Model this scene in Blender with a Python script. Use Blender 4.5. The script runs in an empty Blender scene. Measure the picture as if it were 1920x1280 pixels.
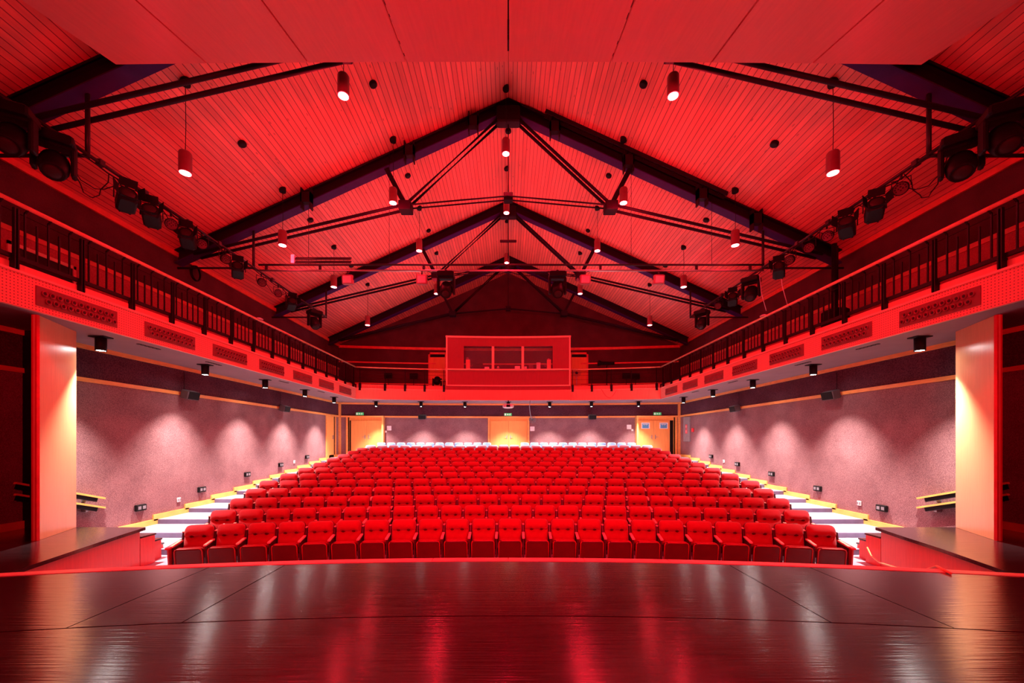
import bpy, math, random
from mathutils import Vector, Matrix
random.seed(7)
SC = bpy.context.scene
COL = SC.collection
F = 750.0            # focal length in pixels of a 1920 wide picture
C = 2.475            # eye height over the front floor
# ------------------------------------------------------------------ camera, world, lights, exposure
cam = bpy.data.cameras.new('camera'); co = bpy.data.objects.new('camera', cam); COL.objects.link(co)
cam.sensor_width = 36; cam.lens = 36 * F / 1920
cam.shift_x = 7 / 1920; cam.shift_y = 186 / 1920
cam.clip_start = 0.05; cam.clip_end = 200
co.location = (0, 0, C); co.rotation_euler = (math.pi / 2, 0, 0)
SC.camera = co
SC.view_settings.view_transform = 'Standard'; SC.view_settings.look = 'None'
SC.view_settings.gamma = 1; SC.view_settings.use_curve_mapping = False
SC.view_settings.exposure = 0.0
W = bpy.data.worlds.new('world'); SC.world = W; W.use_nodes = True
W.node_tree.nodes['Background'].inputs[0].default_value = (0.05, 0.02, 0.03, 1)
W.node_tree.nodes['Background'].inputs[1].default_value = 0.02

SC.cycles.use_adaptive_sampling = True; SC.cycles.adaptive_threshold = 0.06
SC.cycles.max_bounces = 6; SC.cycles.diffuse_bounces = 3; SC.cycles.glossy_bounces = 3; SC.cycles.transmission_bounces = 3
SC.cycles.caustics_reflective = False; SC.cycles.caustics_refractive = False
STG_Z = 0.9
RED = (1.0, 0.010, 0.034)
WHITE = (1.0, 0.83, 0.76)
def aim(o, target):
    d = Vector(target) - o.location
    o.rotation_euler = d.to_track_quat('-Z', 'Y').to_euler()
def area_light(loc, target, sx, sy, power, color, name='stage_wash_light', spread=180):
    l = bpy.data.lights.new(name, 'AREA'); l.shape = 'RECTANGLE'; l.size = sx; l.size_y = sy
    l.energy = power; l.color = color; l.spread = math.radians(spread)
    o = bpy.data.objects.new(name, l); COL.objects.link(o); o.location = loc; aim(o, target); return o
def spot_light(loc, target, power, color, angle, blend, radius=0.04, name='spot_light'):
    l = bpy.data.lights.new(name, 'SPOT'); l.energy = power; l.color = color
    l.spot_size = math.radians(angle); l.spot_blend = blend; l.shadow_soft_size = radius
    o = bpy.data.objects.new(name, l); COL.objects.link(o); o.location = loc; aim(o, target); return o
def point_light(loc, power, color, radius=0.09, name='pendant_glow'):
    l = bpy.data.lights.new(name, 'POINT'); l.energy = power; l.color = color; l.shadow_soft_size = radius
    o = bpy.data.objects.new(name, l); COL.objects.link(o); o.location = loc; return o
# red wash from the stage rig over and behind the camera
P_WASH, P_PEND, P_PSPOT, P_DOWN = 250, 54, 330, 2150
for x in (-2.2, 0, 2.2):
    area_light((x, -1.2, C + 1.2), (x * 1.4, 12, C + 2.6), 1.8, 0.8, P_WASH, RED, spread=105)

for x in (-1.6, 1.6):  # added red fill, unseen, to make the middle of the stage floor glow
    spot_light((x, 1.6, C + 3.6), (x * 0.8, 4.2, STG_Z), 480, RED, 100, 1.0, 0.25, 'added_stage_fill')

# ------------------------------------------------------------------ materials
MATS = {}
def nt(name):
    m = bpy.data.materials.new(name); m.use_nodes = True; MATS[name] = m
    n = m.node_tree; return m, n, n.nodes['Principled BSDF']
def mat(name, col, rough=0.6, metal=0.0, spec=0.5, vary=0.12, scale=6.0, bump=0.0, bscale=60.0, stretch=(1, 1, 1), emit=None, es=0, coat=0, sheen=0):
    m, n, b = nt(name)
    b.inputs['Roughness'].default_value = rough; b.inputs['Metallic'].default_value = metal
    b.inputs['Specular IOR Level'].default_value = spec
    if coat: b.inputs['Coat Weight'].default_value = coat; b.inputs['Coat Roughness'].default_value = 0.15
    if sheen: b.inputs['Sheen Weight'].default_value = sheen
    tc = n.nodes.new('ShaderNodeTexCoord'); mp = n.nodes.new('ShaderNodeMapping')
    mp.inputs['Scale'].default_value = stretch
    n.links.new(tc.outputs['Object'], mp.inputs['Vector'])
    no = n.nodes.new('ShaderNodeTexNoise'); no.inputs['Scale'].default_value = scale; no.inputs['Detail'].default_value = 5
    n.links.new(mp.outputs['Vector'], no.inputs['Vector'])
    r = n.nodes.new('ShaderNodeValToRGB')
    r.color_ramp.elements[0].position = 0.3; r.color_ramp.elements[1].position = 0.7
    r.color_ramp.elements[0].color = [max(0, c * (1 - vary)) for c in col] + [1]
    r.color_ramp.elements[1].color = [min(1, c * (1 + vary)) for c in col] + [1]
    n.links.new(no.outputs['Fac'], r.inputs['Fac']); n.links.new(r.outputs['Color'], b.inputs['Base Color'])
    if bump:
        n2 = n.nodes.new('ShaderNodeTexNoise'); n2.inputs['Scale'].default_value = bscale; n2.inputs['Detail'].default_value = 4
        n.links.new(mp.outputs['Vector'], n2.inputs['Vector'])
        bp = n.nodes.new('ShaderNodeBump'); bp.inputs['Strength'].default_value = bump; bp.inputs['Distance'].default_value = 0.01
        n.links.new(n2.outputs['Fac'], bp.inputs['Height']); n.links.new(bp.outputs['Normal'], b.inputs['Normal'])
    if emit:
        b.inputs['Emission Color'].default_value = (*emit, 1); b.inputs['Emission Strength'].default_value = es
    return m
def math_node(n, op, a, b=None, c=None):
    x = n.nodes.new('ShaderNodeMath'); x.operation = op
    for i, v in enumerate((a, b, c)):
        if v is None: continue
        if isinstance(v, (int, float)): x.inputs[i].default_value = v
        else: n.links.new(v, x.inputs[i])
    return x.outputs[0]
def boards(name, col, period, axis='X', groove=0.07, gdark=0.35, vary=0.18, rough=0.55, knots=True, lengthscale=(12, 1.2, 12)):
    m, n, b = nt(name); b.inputs['Roughness'].default_value = rough
    tc = n.nodes.new('ShaderNodeTexCoord'); sp = n.nodes.new('ShaderNodeSeparateXYZ')
    n.links.new(tc.outputs['Object'], sp.inputs[0])
    t = math_node(n, 'DIVIDE', sp.outputs[axis], period)
    fl = math_node(n, 'FLOOR', t); fr = math_node(n, 'FRACT', t)
    line = math_node(n, 'LESS_THAN', fr, groove)
    wn = n.nodes.new('ShaderNodeTexWhiteNoise'); wn.noise_dimensions = '1D'; n.links.new(fl, wn.inputs['W'])
    mp = n.nodes.new('ShaderNodeMapping'); mp.inputs['Scale'].default_value = lengthscale
    n.links.new(tc.outputs['Object'], mp.inputs['Vector'])
    no = n.nodes.new('ShaderNodeTexNoise'); no.inputs['Scale'].default_value = 1.0; no.inputs['Detail'].default_value = 6
    n.links.new(mp.outputs['Vector'], no.inputs['Vector'])
    v = math_node(n, 'MULTIPLY_ADD', wn.outputs['Value'], vary * 2, 1 - vary)
    v = math_node(n, 'MULTIPLY', v, math_node(n, 'MULTIPLY_ADD', no.outputs['Fac'], 0.5, 0.75))
    if knots:
        vo = n.nodes.new('ShaderNodeTexVoronoi'); vo.inputs['Scale'].default_value = 1.0
        mk = n.nodes.new('ShaderNodeMapping'); mk.inputs['Scale'].default_value = (6.5, 2.2, 0.4)
        n.links.new(tc.outputs['Object'], mk.inputs['Vector']); n.links.new(mk.outputs['Vector'], vo.inputs['Vector'])
        k = math_node(n, 'LESS_THAN', vo.outputs['Distance'], 0.09)
        v = math_node(n, 'MULTIPLY', v, math_node(n, 'MULTIPLY_ADD', k, -0.35, 1.0))
    v = math_node(n, 'MULTIPLY', v, math_node(n, 'MULTIPLY_ADD', line, gdark - 1, 1.0))
    mx = n.nodes.new('ShaderNodeMix'); mx.data_type = 'RGBA'; mx.blend_type = 'MULTIPLY'; mx.inputs[0].default_value = 1
    mx.inputs[6].default_value = (*col, 1)
    cb = n.nodes.new('ShaderNodeCombineColor')
    for i in range(3): n.links.new(v, cb.inputs[i])
    n.links.new(cb.outputs[0], mx.inputs[7]); n.links.new(mx.outputs[2], b.inputs['Base Color'])
    return m
def dots(name, col, period, r=0.2, dark=0.35, rough=0.5):
    m, n, b = nt(name); b.inputs['Roughness'].default_value = rough
    tc = n.nodes.new('ShaderNodeTexCoord'); sp = n.nodes.new('ShaderNodeSeparateXYZ')
    n.links.new(tc.outputs['Object'], sp.inputs[0])
    fy = math_node(n, 'SUBTRACT', math_node(n, 'FRACT', math_node(n, 'DIVIDE', sp.outputs['Y'], period)), 0.5)
    fz = math_node(n, 'SUBTRACT', math_node(n, 'FRACT', math_node(n, 'DIVIDE', sp.outputs['Z'], period)), 0.5)
    d = math_node(n, 'ADD', math_node(n, 'MULTIPLY', fy, fy), math_node(n, 'MULTIPLY', fz, fz))
    k = math_node(n, 'LESS_THAN', d, r * r)
    mx = n.nodes.new('ShaderNodeMix'); mx.data_type = 'RGBA'
    mx.inputs[6].default_value = (*col, 1); mx.inputs[7].default_value = (*[c * dark for c in col], 1)
    n.links.new(k, mx.inputs[0]); n.links.new(mx.outputs[2], b.inputs['Base Color'])
    return m
def speckle(name, c1, c2, scale, rough=0.95, bump=0.5, big=0.25):
    m, n, b = nt(name); b.inputs['Roughness'].default_value = rough; b.inputs['Specular IOR Level'].default_value = 0.2
    tc = n.nodes.new('ShaderNodeTexCoord')
    no = n.nodes.new('ShaderNodeTexNoise'); no.inputs['Scale'].default_value = scale; no.inputs['Detail'].default_value = 3
    no2 = n.nodes.new('ShaderNodeTexNoise'); no2.inputs['Scale'].default_value = 1.7; no2.inputs['Detail'].default_value = 4
    n.links.new(tc.outputs['Object'], no.inputs['Vector']); n.links.new(tc.outputs['Object'], no2.inputs['Vector'])
    f = math_node(n, 'ADD', math_node(n, 'MULTIPLY', no.outputs['Fac'], 1 - big), math_node(n, 'MULTIPLY', no2.outputs['Fac'], big))
    r = n.nodes.new('ShaderNodeValToRGB'); r.color_ramp.elements[0].position = 0.36; r.color_ramp.elements[1].position = 0.64
    r.color_ramp.elements[0].color = (*c1, 1); r.color_ramp.elements[1].color = (*c2, 1)
    n.links.new(f, r.inputs['Fac']); n.links.new(r.outputs['Color'], b.inputs['Base Color'])
    bp = n.nodes.new('ShaderNodeBump'); bp.inputs['Strength'].default_value = bump; bp.inputs['Distance'].default_value = 0.012
    n.links.new(no.outputs['Fac'], bp.inputs['Height']); n.links.new(bp.outputs['Normal'], b.inputs['Normal'])
    return m
M_BOARD = boards('ceiling_boards', (0.82, 0.21, 0.17), 0.107, groove=0.12, gdark=0.30, vary=0.10)
M_PANELC = mat('canopy_panel', (0.60, 0.11, 0.10), 0.45, vary=0.05, scale=2, stretch=(14, 1, 1))
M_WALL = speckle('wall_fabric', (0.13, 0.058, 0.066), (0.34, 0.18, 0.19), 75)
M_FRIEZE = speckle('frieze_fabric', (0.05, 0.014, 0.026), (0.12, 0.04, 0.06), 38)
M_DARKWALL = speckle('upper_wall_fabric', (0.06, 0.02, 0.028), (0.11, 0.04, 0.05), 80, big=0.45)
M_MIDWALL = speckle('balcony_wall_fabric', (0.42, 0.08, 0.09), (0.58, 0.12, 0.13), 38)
M_SOFFIT = mat('soffit_paint', (0.24, 0.13, 0.145), 0.8, vary=0.08, scale=1.5)
M_TRIM = mat('oak_trim', (0.80, 0.36, 0.10), 0.4, vary=0.12, scale=5, stretch=(1, 1, 6))
M_TRIMU = mat('upper_trim_red_lit', (0.72, 0.14, 0.08), 0.4, vary=0.12, scale=5)  # same wood as the oak trim, with red light put into its colour
M_WINGF = mat('wing_front_veneer', (0.80, 0.12, 0.11), 0.4, vary=0.06, scale=3, stretch=(12, 12, 0.8))
M_SKIRT = mat('skirting_wood', (0.82, 0.50, 0.12), 0.4, vary=0.1, scale=4)
M_PANEL = mat('portal_veneer', (0.80, 0.42, 0.20), 0.32, vary=0.06, scale=3, stretch=(25, 25, 0.8))
M_DOOR = mat('door_veneer', (0.80, 0.34, 0.09), 0.4, vary=0.08, scale=3, stretch=(12, 12, 0.7))
M_FASCIA = dots('perforated_fascia', (0.80, 0.33, 0.24), 0.045)
M_WOODF = mat('fascia_veneer', (0.78, 0.30, 0.20), 0.45, vary=0.08, scale=3, stretch=(12, 12, 0.8))
M_APRON = mat('apron_veneer', (0.30, 0.035, 0.035), 0.4, vary=0.07, scale=3, stretch=(12, 12, 0.8))
M_LIP = mat('stage_lip_wood', (0.88, 0.50, 0.36), 0.4, vary=0.08, scale=4)
M_CARPET = speckle('stair_carpet', (0.33, 0.30, 0.38), (0.43, 0.40, 0.48), 90, bump=0.3)
M_NOSE = mat('riser_carpet', (0.16, 0.14, 0.24), 0.9)
M_RAKE = speckle('floor_carpet', (0.25, 0.12, 0.16), (0.36, 0.18, 0.22), 90, bump=0.3)
M_SEAT = mat('seat_velvet', (0.43, 0.018, 0.032), 0.85, vary=0.1, scale=9, bump=0.25, bscale=180, sheen=0.3, spec=0.2)
M_DIMPLE_SHADE = mat('dimple_shade_dark', (0.10, 0.004, 0.007), 0.9, spec=0.1)  # shade of the back dimples, put into a dark colour
M_PIPING = mat('seat_piping', (0.45, 0.01, 0.02), 0.5)
M_SHELL = mat('seat_shell', (0.10, 0.007, 0.009), 0.3, vary=0.1, spec=0.3, coat=0.1)
M_ARM = mat('armrest_wood', (0.88, 0.66, 0.50), 0.35)
M_STD = mat('seat_standard', (0.05, 0.012, 0.015), 0.45)
M_ENDP = mat('seat_end_panel', (0.42, 0.03, 0.03), 0.4)
M_GREYSEAT = mat('pale_blue_fabric', (0.50, 0.60, 0.72), 0.8)
M_BLUESEAT = mat('blue_fabric', (0.20, 0.36, 0.62), 0.75)
M_BLACK = mat('black_metal', (0.009, 0.008, 0.009), 0.5, spec=0.12, vary=0.2)
M_RAIL = mat('balustrade_steel', (0.012, 0.008, 0.009), 0.45, spec=0.2)
M_HAND = mat('handrail_wood', (0.80, 0.40, 0.22), 0.28)
M_STEEL = mat('truss_steel_blue', (0.04, 0.008, 0.11), 0.6, spec=0.15, vary=0.1)
M_STEELD = mat('truss_steel_dark', (0.014, 0.006, 0.014), 0.6, spec=0.15, vary=0.1)
M_BAR = mat('lighting_bar', (0.02, 0.014, 0.016), 0.4, spec=0.3)
M_ALU = mat('bar_aluminium', (0.45, 0.42, 0.42), 0.3, metal=0.8)
M_GREY = mat('grey_metal', (0.22, 0.22, 0.24), 0.4)
M_LAMP = mat('pendant_housing', (0.22, 0.08, 0.08), 0.4)
M_GLOW = mat('pendant_lens', (1, .5, .5), 0.5, emit=(1.0, 0.08, 0.08), es=60)
M_DLENS = mat('downlight_lens', (1, 1, 1), 0.5, emit=(1.0, 0.92, 0.88), es=170)
M_WHITE = mat('white_plastic', (0.8, 0.8, 0.8), 0.4)
M_GLASS_RED = mat('colour_filter', (0.12, 0.04, 0.04), 0.3)
M_LENS = mat('lamp_lens', (0.03, 0.015, 0.015), 0.6, spec=0.2)
M_FLOOD = mat('flood_case', (0.35, 0.2, 0.2), 0.4)
M_VENT = mat('grille_panel', (0.20, 0.06, 0.05), 0.5)
M_NOZ = mat('nozzle_plastic', (0.25, 0.05, 0.05), 0.3)
M_BORE = mat('nozzle_bore', (0.02, 0.005, 0.005), 0.6)
M_SPK = mat('speaker_black', (0.07, 0.07, 0.08), 0.5, bump=0.3, bscale=200)
M_GREEN = mat('exit_green', (0.03, 0.4, 0.15), 0.5, emit=(0.05, 0.6, 0.2), es=0.5)
M_SIGNW = mat('sign_white', (0.8, 0.8, 0.8), 0.5, emit=(0.8, 0.9, 0.85), es=0.4)
M_BLUE = mat('notice_blue', (0.08, 0.35, 0.65), 0.5)
M_REDP = mat('red_paint', (0.75, 0.03, 0.05), 0.4)
M_PROJ = mat('projector_case', (0.75, 0.72, 0.72), 0.35)
M_ORANGE = mat('orange_cable', (0.9, 0.5, 0.2), 0.4)
def glass_mat():
    m, n, b = nt('booth_glass'); b.inputs['Base Color'].default_value = (1, 1, 1, 1); b.inputs['Roughness'].default_value = 0.0
    b.inputs['Alpha'].default_value = 0.05; b.inputs['Specular IOR Level'].default_value = 0.5
    return m
M_GLASS = glass_mat()
def stage_mat():
    m, n, b = nt('stage_floor_black')
    tc = n.nodes.new('ShaderNodeTexCoord'); mp = n.nodes.new('ShaderNodeMapping'); mp.inputs['Scale'].default_value = (1.0, 9, 1)
    n.links.new(tc.outputs['Object'], mp.inputs['Vector'])
    no = n.nodes.new('ShaderNodeTexNoise'); no.inputs['Scale'].default_value = 2.2; no.inputs['Detail'].default_value = 8; no.inputs['Roughness'].default_value = 0.65
    n.links.new(mp.outputs['Vector'], no.inputs['Vector'])
    r = n.nodes.new('ShaderNodeValToRGB'); r.color_ramp.elements[0].position = 0.35; r.color_ramp.elements[1].position = 0.75
    r.color_ramp.elements[0].color = (0.020, 0.009, 0.011, 1); r.color_ramp.elements[1].color = (0.050, 0.022, 0.026, 1)
    n.links.new(no.outputs['Fac'], r.inputs['Fac'])
    sc = n.nodes.new('ShaderNodeTexNoise'); sc.inputs['Scale'].default_value = 9; sc.inputs['Detail'].default_value = 7; sc.inputs['Roughness'].default_value = 0.8
    n.links.new(tc.outputs['Object'], sc.inputs['Vector'])
    k = math_node(n, 'GREATER_THAN', sc.outputs['Fac'], 0.685)
    mx = n.nodes.new('ShaderNodeMix'); mx.data_type = 'RGBA'; n.links.new(math_node(n, 'MULTIPLY', k, 0.35), mx.inputs[0])
    n.links.new(r.outputs['Color'], mx.inputs[6]); mx.inputs[7].default_value = (0.35, 0.25, 0.25, 1)
    n.links.new(mx.outputs[2], b.inputs['Base Color'])
    n.links.new(math_node(n, 'MULTIPLY_ADD', no.outputs['Fac'], 0.22, 0.10), b.inputs['Roughness'])
    b.inputs['Specular IOR Level'].default_value = 0.3
    b.inputs['Coat Weight'].default_value = 0.85; b.inputs['Coat Roughness'].default_value = 0.14; b.inputs['Coat IOR'].default_value = 1.7
    bp = n.nodes.new('ShaderNodeBump'); bp.inputs['Strength'].default_value = 0.45; bp.inputs['Distance'].default_value = 0.004
    n3 = n.nodes.new('ShaderNodeTexNoise'); n3.inputs['Scale'].default_value = 3; n3.inputs['Detail'].default_value = 5
    m3 = n.nodes.new('ShaderNodeMapping'); m3.inputs['Scale'].default_value = (0.35, 16, 1)
    n.links.new(tc.outputs['Object'], m3.inputs['Vector']); n.links.new(m3.outputs['Vector'], n3.inputs['Vector'])
    n.links.new(n3.outputs['Fac'], bp.inputs['Height']); n.links.new(bp.outputs['Normal'], b.inputs['Normal']); n.links.new(bp.outputs['Normal'], b.inputs['Coat Normal'])
    return m
M_STAGE = stage_mat()

# ------------------------------------------------------------------ mesh builder
class MB:
    def __init__(s): s.v = []; s.f = []; s.sm = []
    def add(s, vs, fs, smooth=False, M=None):
        o = len(s.v)
        if M is not None: vs = [M @ Vector(p) for p in vs]
        s.v += [tuple(p) for p in vs]; s.f += [tuple(i + o for i in f) for f in fs]; s.sm += [smooth] * len(fs); return s
    def box(s, x0, x1, y0, y1, z0, z1, M=None):
        return s.add([(x0, y0, z0), (x1, y0, z0), (x1, y1, z0), (x0, y1, z0), (x0, y0, z1), (x1, y0, z1), (x1, y1, z1), (x0, y1, z1)],
                     [(3, 2, 1, 0), (4, 5, 6, 7), (0, 1, 5, 4), (1, 2, 6, 5), (2, 3, 7, 6), (3, 0, 4, 7)], M=M)
    def bbox(s, x0, x1, y0, y1, z0, z1, b=0.005, M=None):   # chamfered box
        vs = []; 
        for dz, z in ((b, z0), (0, z0 + b), (0, z1 - b), (b, z1)):
            x0i, x1i, y0i, y1i = x0 + dz, x1 - dz, y0 + dz, y1 - dz
            vs += [(x0i + b, y0i, z), (x1i - b, y0i, z), (x1i, y0i + b, z), (x1i, y1i - b, z), (x1i - b, y1i, z), (x0i + b, y1i, z), (x0i, y1i - b, z), (x0i, y0i + b, z)]
        fs = [tuple(range(7, -1, -1)), tuple(range(24, 32))]
        for k in range(3):
            for i in range(8):
                j = (i + 1) % 8; fs.append((k * 8 + i, k * 8 + j, k * 8 + 8 + j, k * 8 + 8 + i))
        return s.add(vs, fs, M=M)
    def prism(s, pts, off):
        n = len(pts); off = Vector(off); vs = [Vector(p) for p in pts] + [Vector(p) + off for p in pts]
        return s.add(vs, [tuple(range(n - 1, -1, -1)), tuple(range(n, 2 * n))] + [(i, (i + 1) % n, n + (i + 1) % n, n + i) for i in range(n)])
    def bar(s, p0, p1, w, h, up=(0, 0, 1)):
        p0, p1 = Vector(p0), Vector(p1); d = (p1 - p0).normalized(); u = Vector(up)
        sd = d.cross(u).normalized(); u = sd.cross(d)
        vs = [p + sd * a * w / 2 + u * b * h / 2 for p in (p0, p1) for a, b in ((-1, -1), (1, -1), (1, 1), (-1, 1))]
        return s.add(vs, [(0, 1, 2, 3), (7, 6, 5, 4), (0, 4, 5, 1), (1, 5, 6, 2), (2, 6, 7, 3), (3, 7, 4, 0)])
    def tube(s, pts, r, n=8, closed=False):
        pts = [Vector(p) for p in pts]; m = len(pts); rings = []
        for i, p in enumerate(pts):
            a = pts[(i - 1) % m] if closed or i > 0 else p; b = pts[(i + 1) % m] if closed or i < m - 1 else p
            d = (b - a).normalized(); up = Vector((0, 0, 1)) if abs(d.z) < 0.95 else Vector((1, 0, 0))
            if i and rings and abs(d.z) > 0.5 and abs(d.z) < 0.98: up = Vector((1, 0, 0)) if abs(d.x) < 0.9 else Vector((0, 1, 0))
            sd = d.cross(up).normalized(); u = sd.cross(d)
            rings.append([p + (sd * math.cos(t) + u * math.sin(t)) * r for t in [2 * math.pi * k / n for k in range(n)]])
        vs = [v for ring in rings for v in ring]; fs = []
        for i in range(m if closed else m - 1):
            a, b = i * n, ((i + 1) % m) * n
            fs += [(a + k, a + (k + 1) % n, b + (k + 1) % n, b + k) for k in range(n)]
        o = len(s.v); s.add(vs, fs, True)
        if not closed:
            s.f += [tuple(o + k for k in range(n - 1, -1, -1)), tuple(o + (m - 1) * n + k for k in range(n))]; s.sm += [False, False]
        return s
    def lathe(s, c, axis, prof, n=16, smooth=True):   # prof: (radius, distance along axis)
        c = Vector(c); d = Vector(axis).normalized(); up = Vector((0, 0, 1)) if abs(d.z) < 0.9 else Vector((1, 0, 0))
        sd = d.cross(up).normalized(); u = sd.cross(d); vs = []; fs = []
        for r, z in prof: vs += [c + d * z + (sd * math.cos(t) + u * math.sin(t)) * r for t in [2 * math.pi * k / n for k in range(n)]]
        for i in range(len(prof) - 1):
            fs += [(i * n + k, i * n + (k + 1) % n, (i + 1) * n + (k + 1) % n, (i + 1) * n + k) for k in range(n)]
        o = len(s.v); s.add(vs, fs, smooth)
        m = len(prof) - 1
        s.f += [tuple(o + k for k in range(n - 1, -1, -1)), tuple(o + m * n + k for k in range(n))]; s.sm += [False, False]
        return s
    def build(s, name, m, parent=None, **kw):
        me = bpy.data.meshes.new(name); me.from_pydata(s.v, [], s.f)
        me.polygons.foreach_set('use_smooth', s.sm); me.materials.append(m); me.update()
        o = bpy.data.objects.new(name, me); COL.objects.link(o)
        if parent is not None: o.parent = parent
        for k, v in kw.items(): o[k] = v
        return o
def tag(o, label, cat, group=None):
    o['label'] = label; o['category'] = cat
    if group: o['group'] = group
    return o
def thing(name, label, cat, loc=(0, 0, 0), rz=0, group=None):
    o = bpy.data.objects.new(name, None); COL.objects.link(o); o.empty_display_size = 0.1
    o.location = loc; o.rotation_euler = (0, 0, rz); return tag(o, label, cat, group)
def struct(name, mb, m): return mb.build(name, m, kind='structure')
KIDS = {}
def copy_tree(o, parent=None):
    c = o.copy(); COL.objects.link(c); c.parent = parent
    for ch in KIDS.get(o.name, []):
        copy_tree(ch, c)
    return c
def register(o):
    KIDS[o.name] = list(o.children)
    for ch in o.children: register(ch)
ORD = ['first', 'second', 'third', 'fourth', 'fifth', 'sixth', 'seventh', 'eighth', 'ninth', 'tenth', 'eleventh', 'twelfth', 'thirteenth', 'fourteenth',
       'fifteenth', 'sixteenth', 'seventeenth', 'eighteenth', 'nineteenth', 'twentieth', 'twenty-first', 'twenty-second', 'twenty-third', 'twenty-fourth',
       'twenty-fifth', 'twenty-sixth', 'twenty-seventh', 'twenty-eighth']

# ------------------------------------------------------------------ dimensions
XL, XR = -8.73, 8.85
SOF = C + 1.98; FTOP = C + 2.47; HR = C + 3.49; EAVE = C + 4.95; RIDGE = C + 8.95; SL = (8.95 - 4.95) / 8.79
XF = 7.2; TR0 = C + 1.27; STG = 0.9
RISE, TREAD, Y0S = 0.112, 0.96, 8.97
def yback(x): return 21.35 - x * x / 110
def yfas(x): return 19.75 - x * x / 61
LAND = 1.651; FZ = 0.19

# ------------------------------------------------------------------ floors
struct('floor', MB().box(XL, XR, 2.0, 8.03, -0.1, FZ), M_CARPET)
RC = -19.0
def arcpts(rad, half, n=20): return [(rad * math.sin(a), RC + rad * math.cos(a)) for a in [(-half + 2 * half * i / n) / rad for i in range(n + 1)]]
ROWX = [5.72, 5.94, 6.18, 6.43, 6.66, 6.64, 6.62, 6.6, 6.58, 6.58, 6.58, 6.56, 6.51]
ROWN = [23, 24, 25, 26, 27, 26, 27, 26, 27, 26, 27, 26, 26]
def arcslab(mb, ra, rb, half, z0, z1):
    a = arcpts(ra, half); b = arcpts(rb, half); n = len(a)
    vs = [(x, y, z) for z in (z0, z1) for (x, y) in a + b]; o = 2 * n; fs = []
    for i in range(n - 1):
        fs += [(i, i + 1, n + i + 1, n + i), (o + n + i, o + n + i + 1, o + i + 1, o + i), (o + i, o + i + 1, i + 1, i), (n + i, n + i + 1, o + n + i + 1, o + n + i)]
    fs += [(0, n, o + n, o), (n - 1, o + n - 1, o + 2 * n - 1, 2 * n - 1)]
    mb.add(vs, fs)
for n in range(2, 14):
    mb = MB(); r = 27 + 0.95 * (n - 1)
    arcslab(mb, r - 0.80, r + 0.16, ROWX[n - 1] + 0.27, 0, FZ + RISE * (n - 1))
    struct('floor_seating', mb, M_CARPET)
for sgn, xw in ((-1, XL), (1, XR)):
    for k in range(-1, 12):
        xi = sgn * (5.3 if k < 3 else 5.9)
        x0, x1 = sorted((xw, xi)); ya = Y0S + TREAD * k; yb = ya + TREAD if k < 11 else 20.2; z = FZ + RISE * (k + 2)
        struct('floor_aisle', MB().box(x0, x1, ya + 0.012, yb + 0.012, z - RISE - 0.02, z), M_CARPET)
        struct('trim_riser', MB().box(x0, x1, ya - 0.004, ya + 0.012, z - RISE, z - 0.004), M_NOSE)
struct('floor_landing', MB().box(XL, XR, 19.62, 21.5, 1.2, LAND), M_CARPET)
# stepped skirting of the side walls
for side, xw, s in (('left', XL, 1), ('right', XR, -1)):
    mb = MB()
    for k in range(-2, 12):
        z = FZ + RISE * (k + 2); ya = Y0S + TREAD * k
        mb.box(*sorted((xw, xw + s * 0.035)), ya - 0.12, ya + TREAD, z - 0.02, z + 0.13)
    mb.box(*sorted((xw, xw + s * 0.035)), 3.0, 7.5, STG, STG + 0.14)
    struct('baseboard_' + side, mb, M_SKIRT)

# ------------------------------------------------------------------ stage
def lipy(x): return 5.23 - x * x / 58
cuts = [-7.2, -3.72, -2.83, 2.8, 3.75, 7.2]
for i in range(len(cuts) - 1):
    xa, xb = cuts[i] + 0.006, cuts[i + 1] - 0.006
    fr = [(xa + (xb - xa) * t / 8) for t in range(9)]
    pts = [(x, 3.6 - x * x / 58 + 0.008, STG - 0.05) for x in fr] + [(x, lipy(x), STG - 0.05) for x in reversed(fr)]
    struct('floor_stage', MB().prism(pts, (0, 0, 0.05)), M_STAGE)
fr = [-9 + 18 * t / 24 for t in range(25)]
struct('floor_stage', MB().prism([(x, 3.6 - x * x / 58 - 0.008, STG - 0.05) for x in reversed(fr)][::-1] + [(9, -3, STG - 0.05), (-9, -3, STG - 0.05)], (0, 0, 0.05)), M_STAGE)
edges = [-6.3, -4.7, -3.15, -1.0, 0.0, 1.0, 2.1, 3.3, 4.55, 6.3]
mb = MB()
for a, b in zip(edges, edges[1:]):
    xs = [a + 0.004 + (b - a - 0.008) * t / 6 for t in range(7)]
    mb.prism([(x, lipy(x) + 0.006, STG - 0.06) for x in xs] + [(x, lipy(x) + 0.14, STG - 0.06) for x in reversed(xs)], (0, 0, 0.066))
struct('trim_stage_lip', mb, M_LIP)
mb = MB(); xs = [-6.3 + 12.6 * t / 24 for t in range(25)]
mb.prism([(x, lipy(x) + 0.05, 0) for x in xs] + [(x, lipy(x) + 0.1, 0) for x in reversed(xs)], (0, 0, STG - 0.062))
struct('wall_stage_front', mb, M_APRON)
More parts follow.
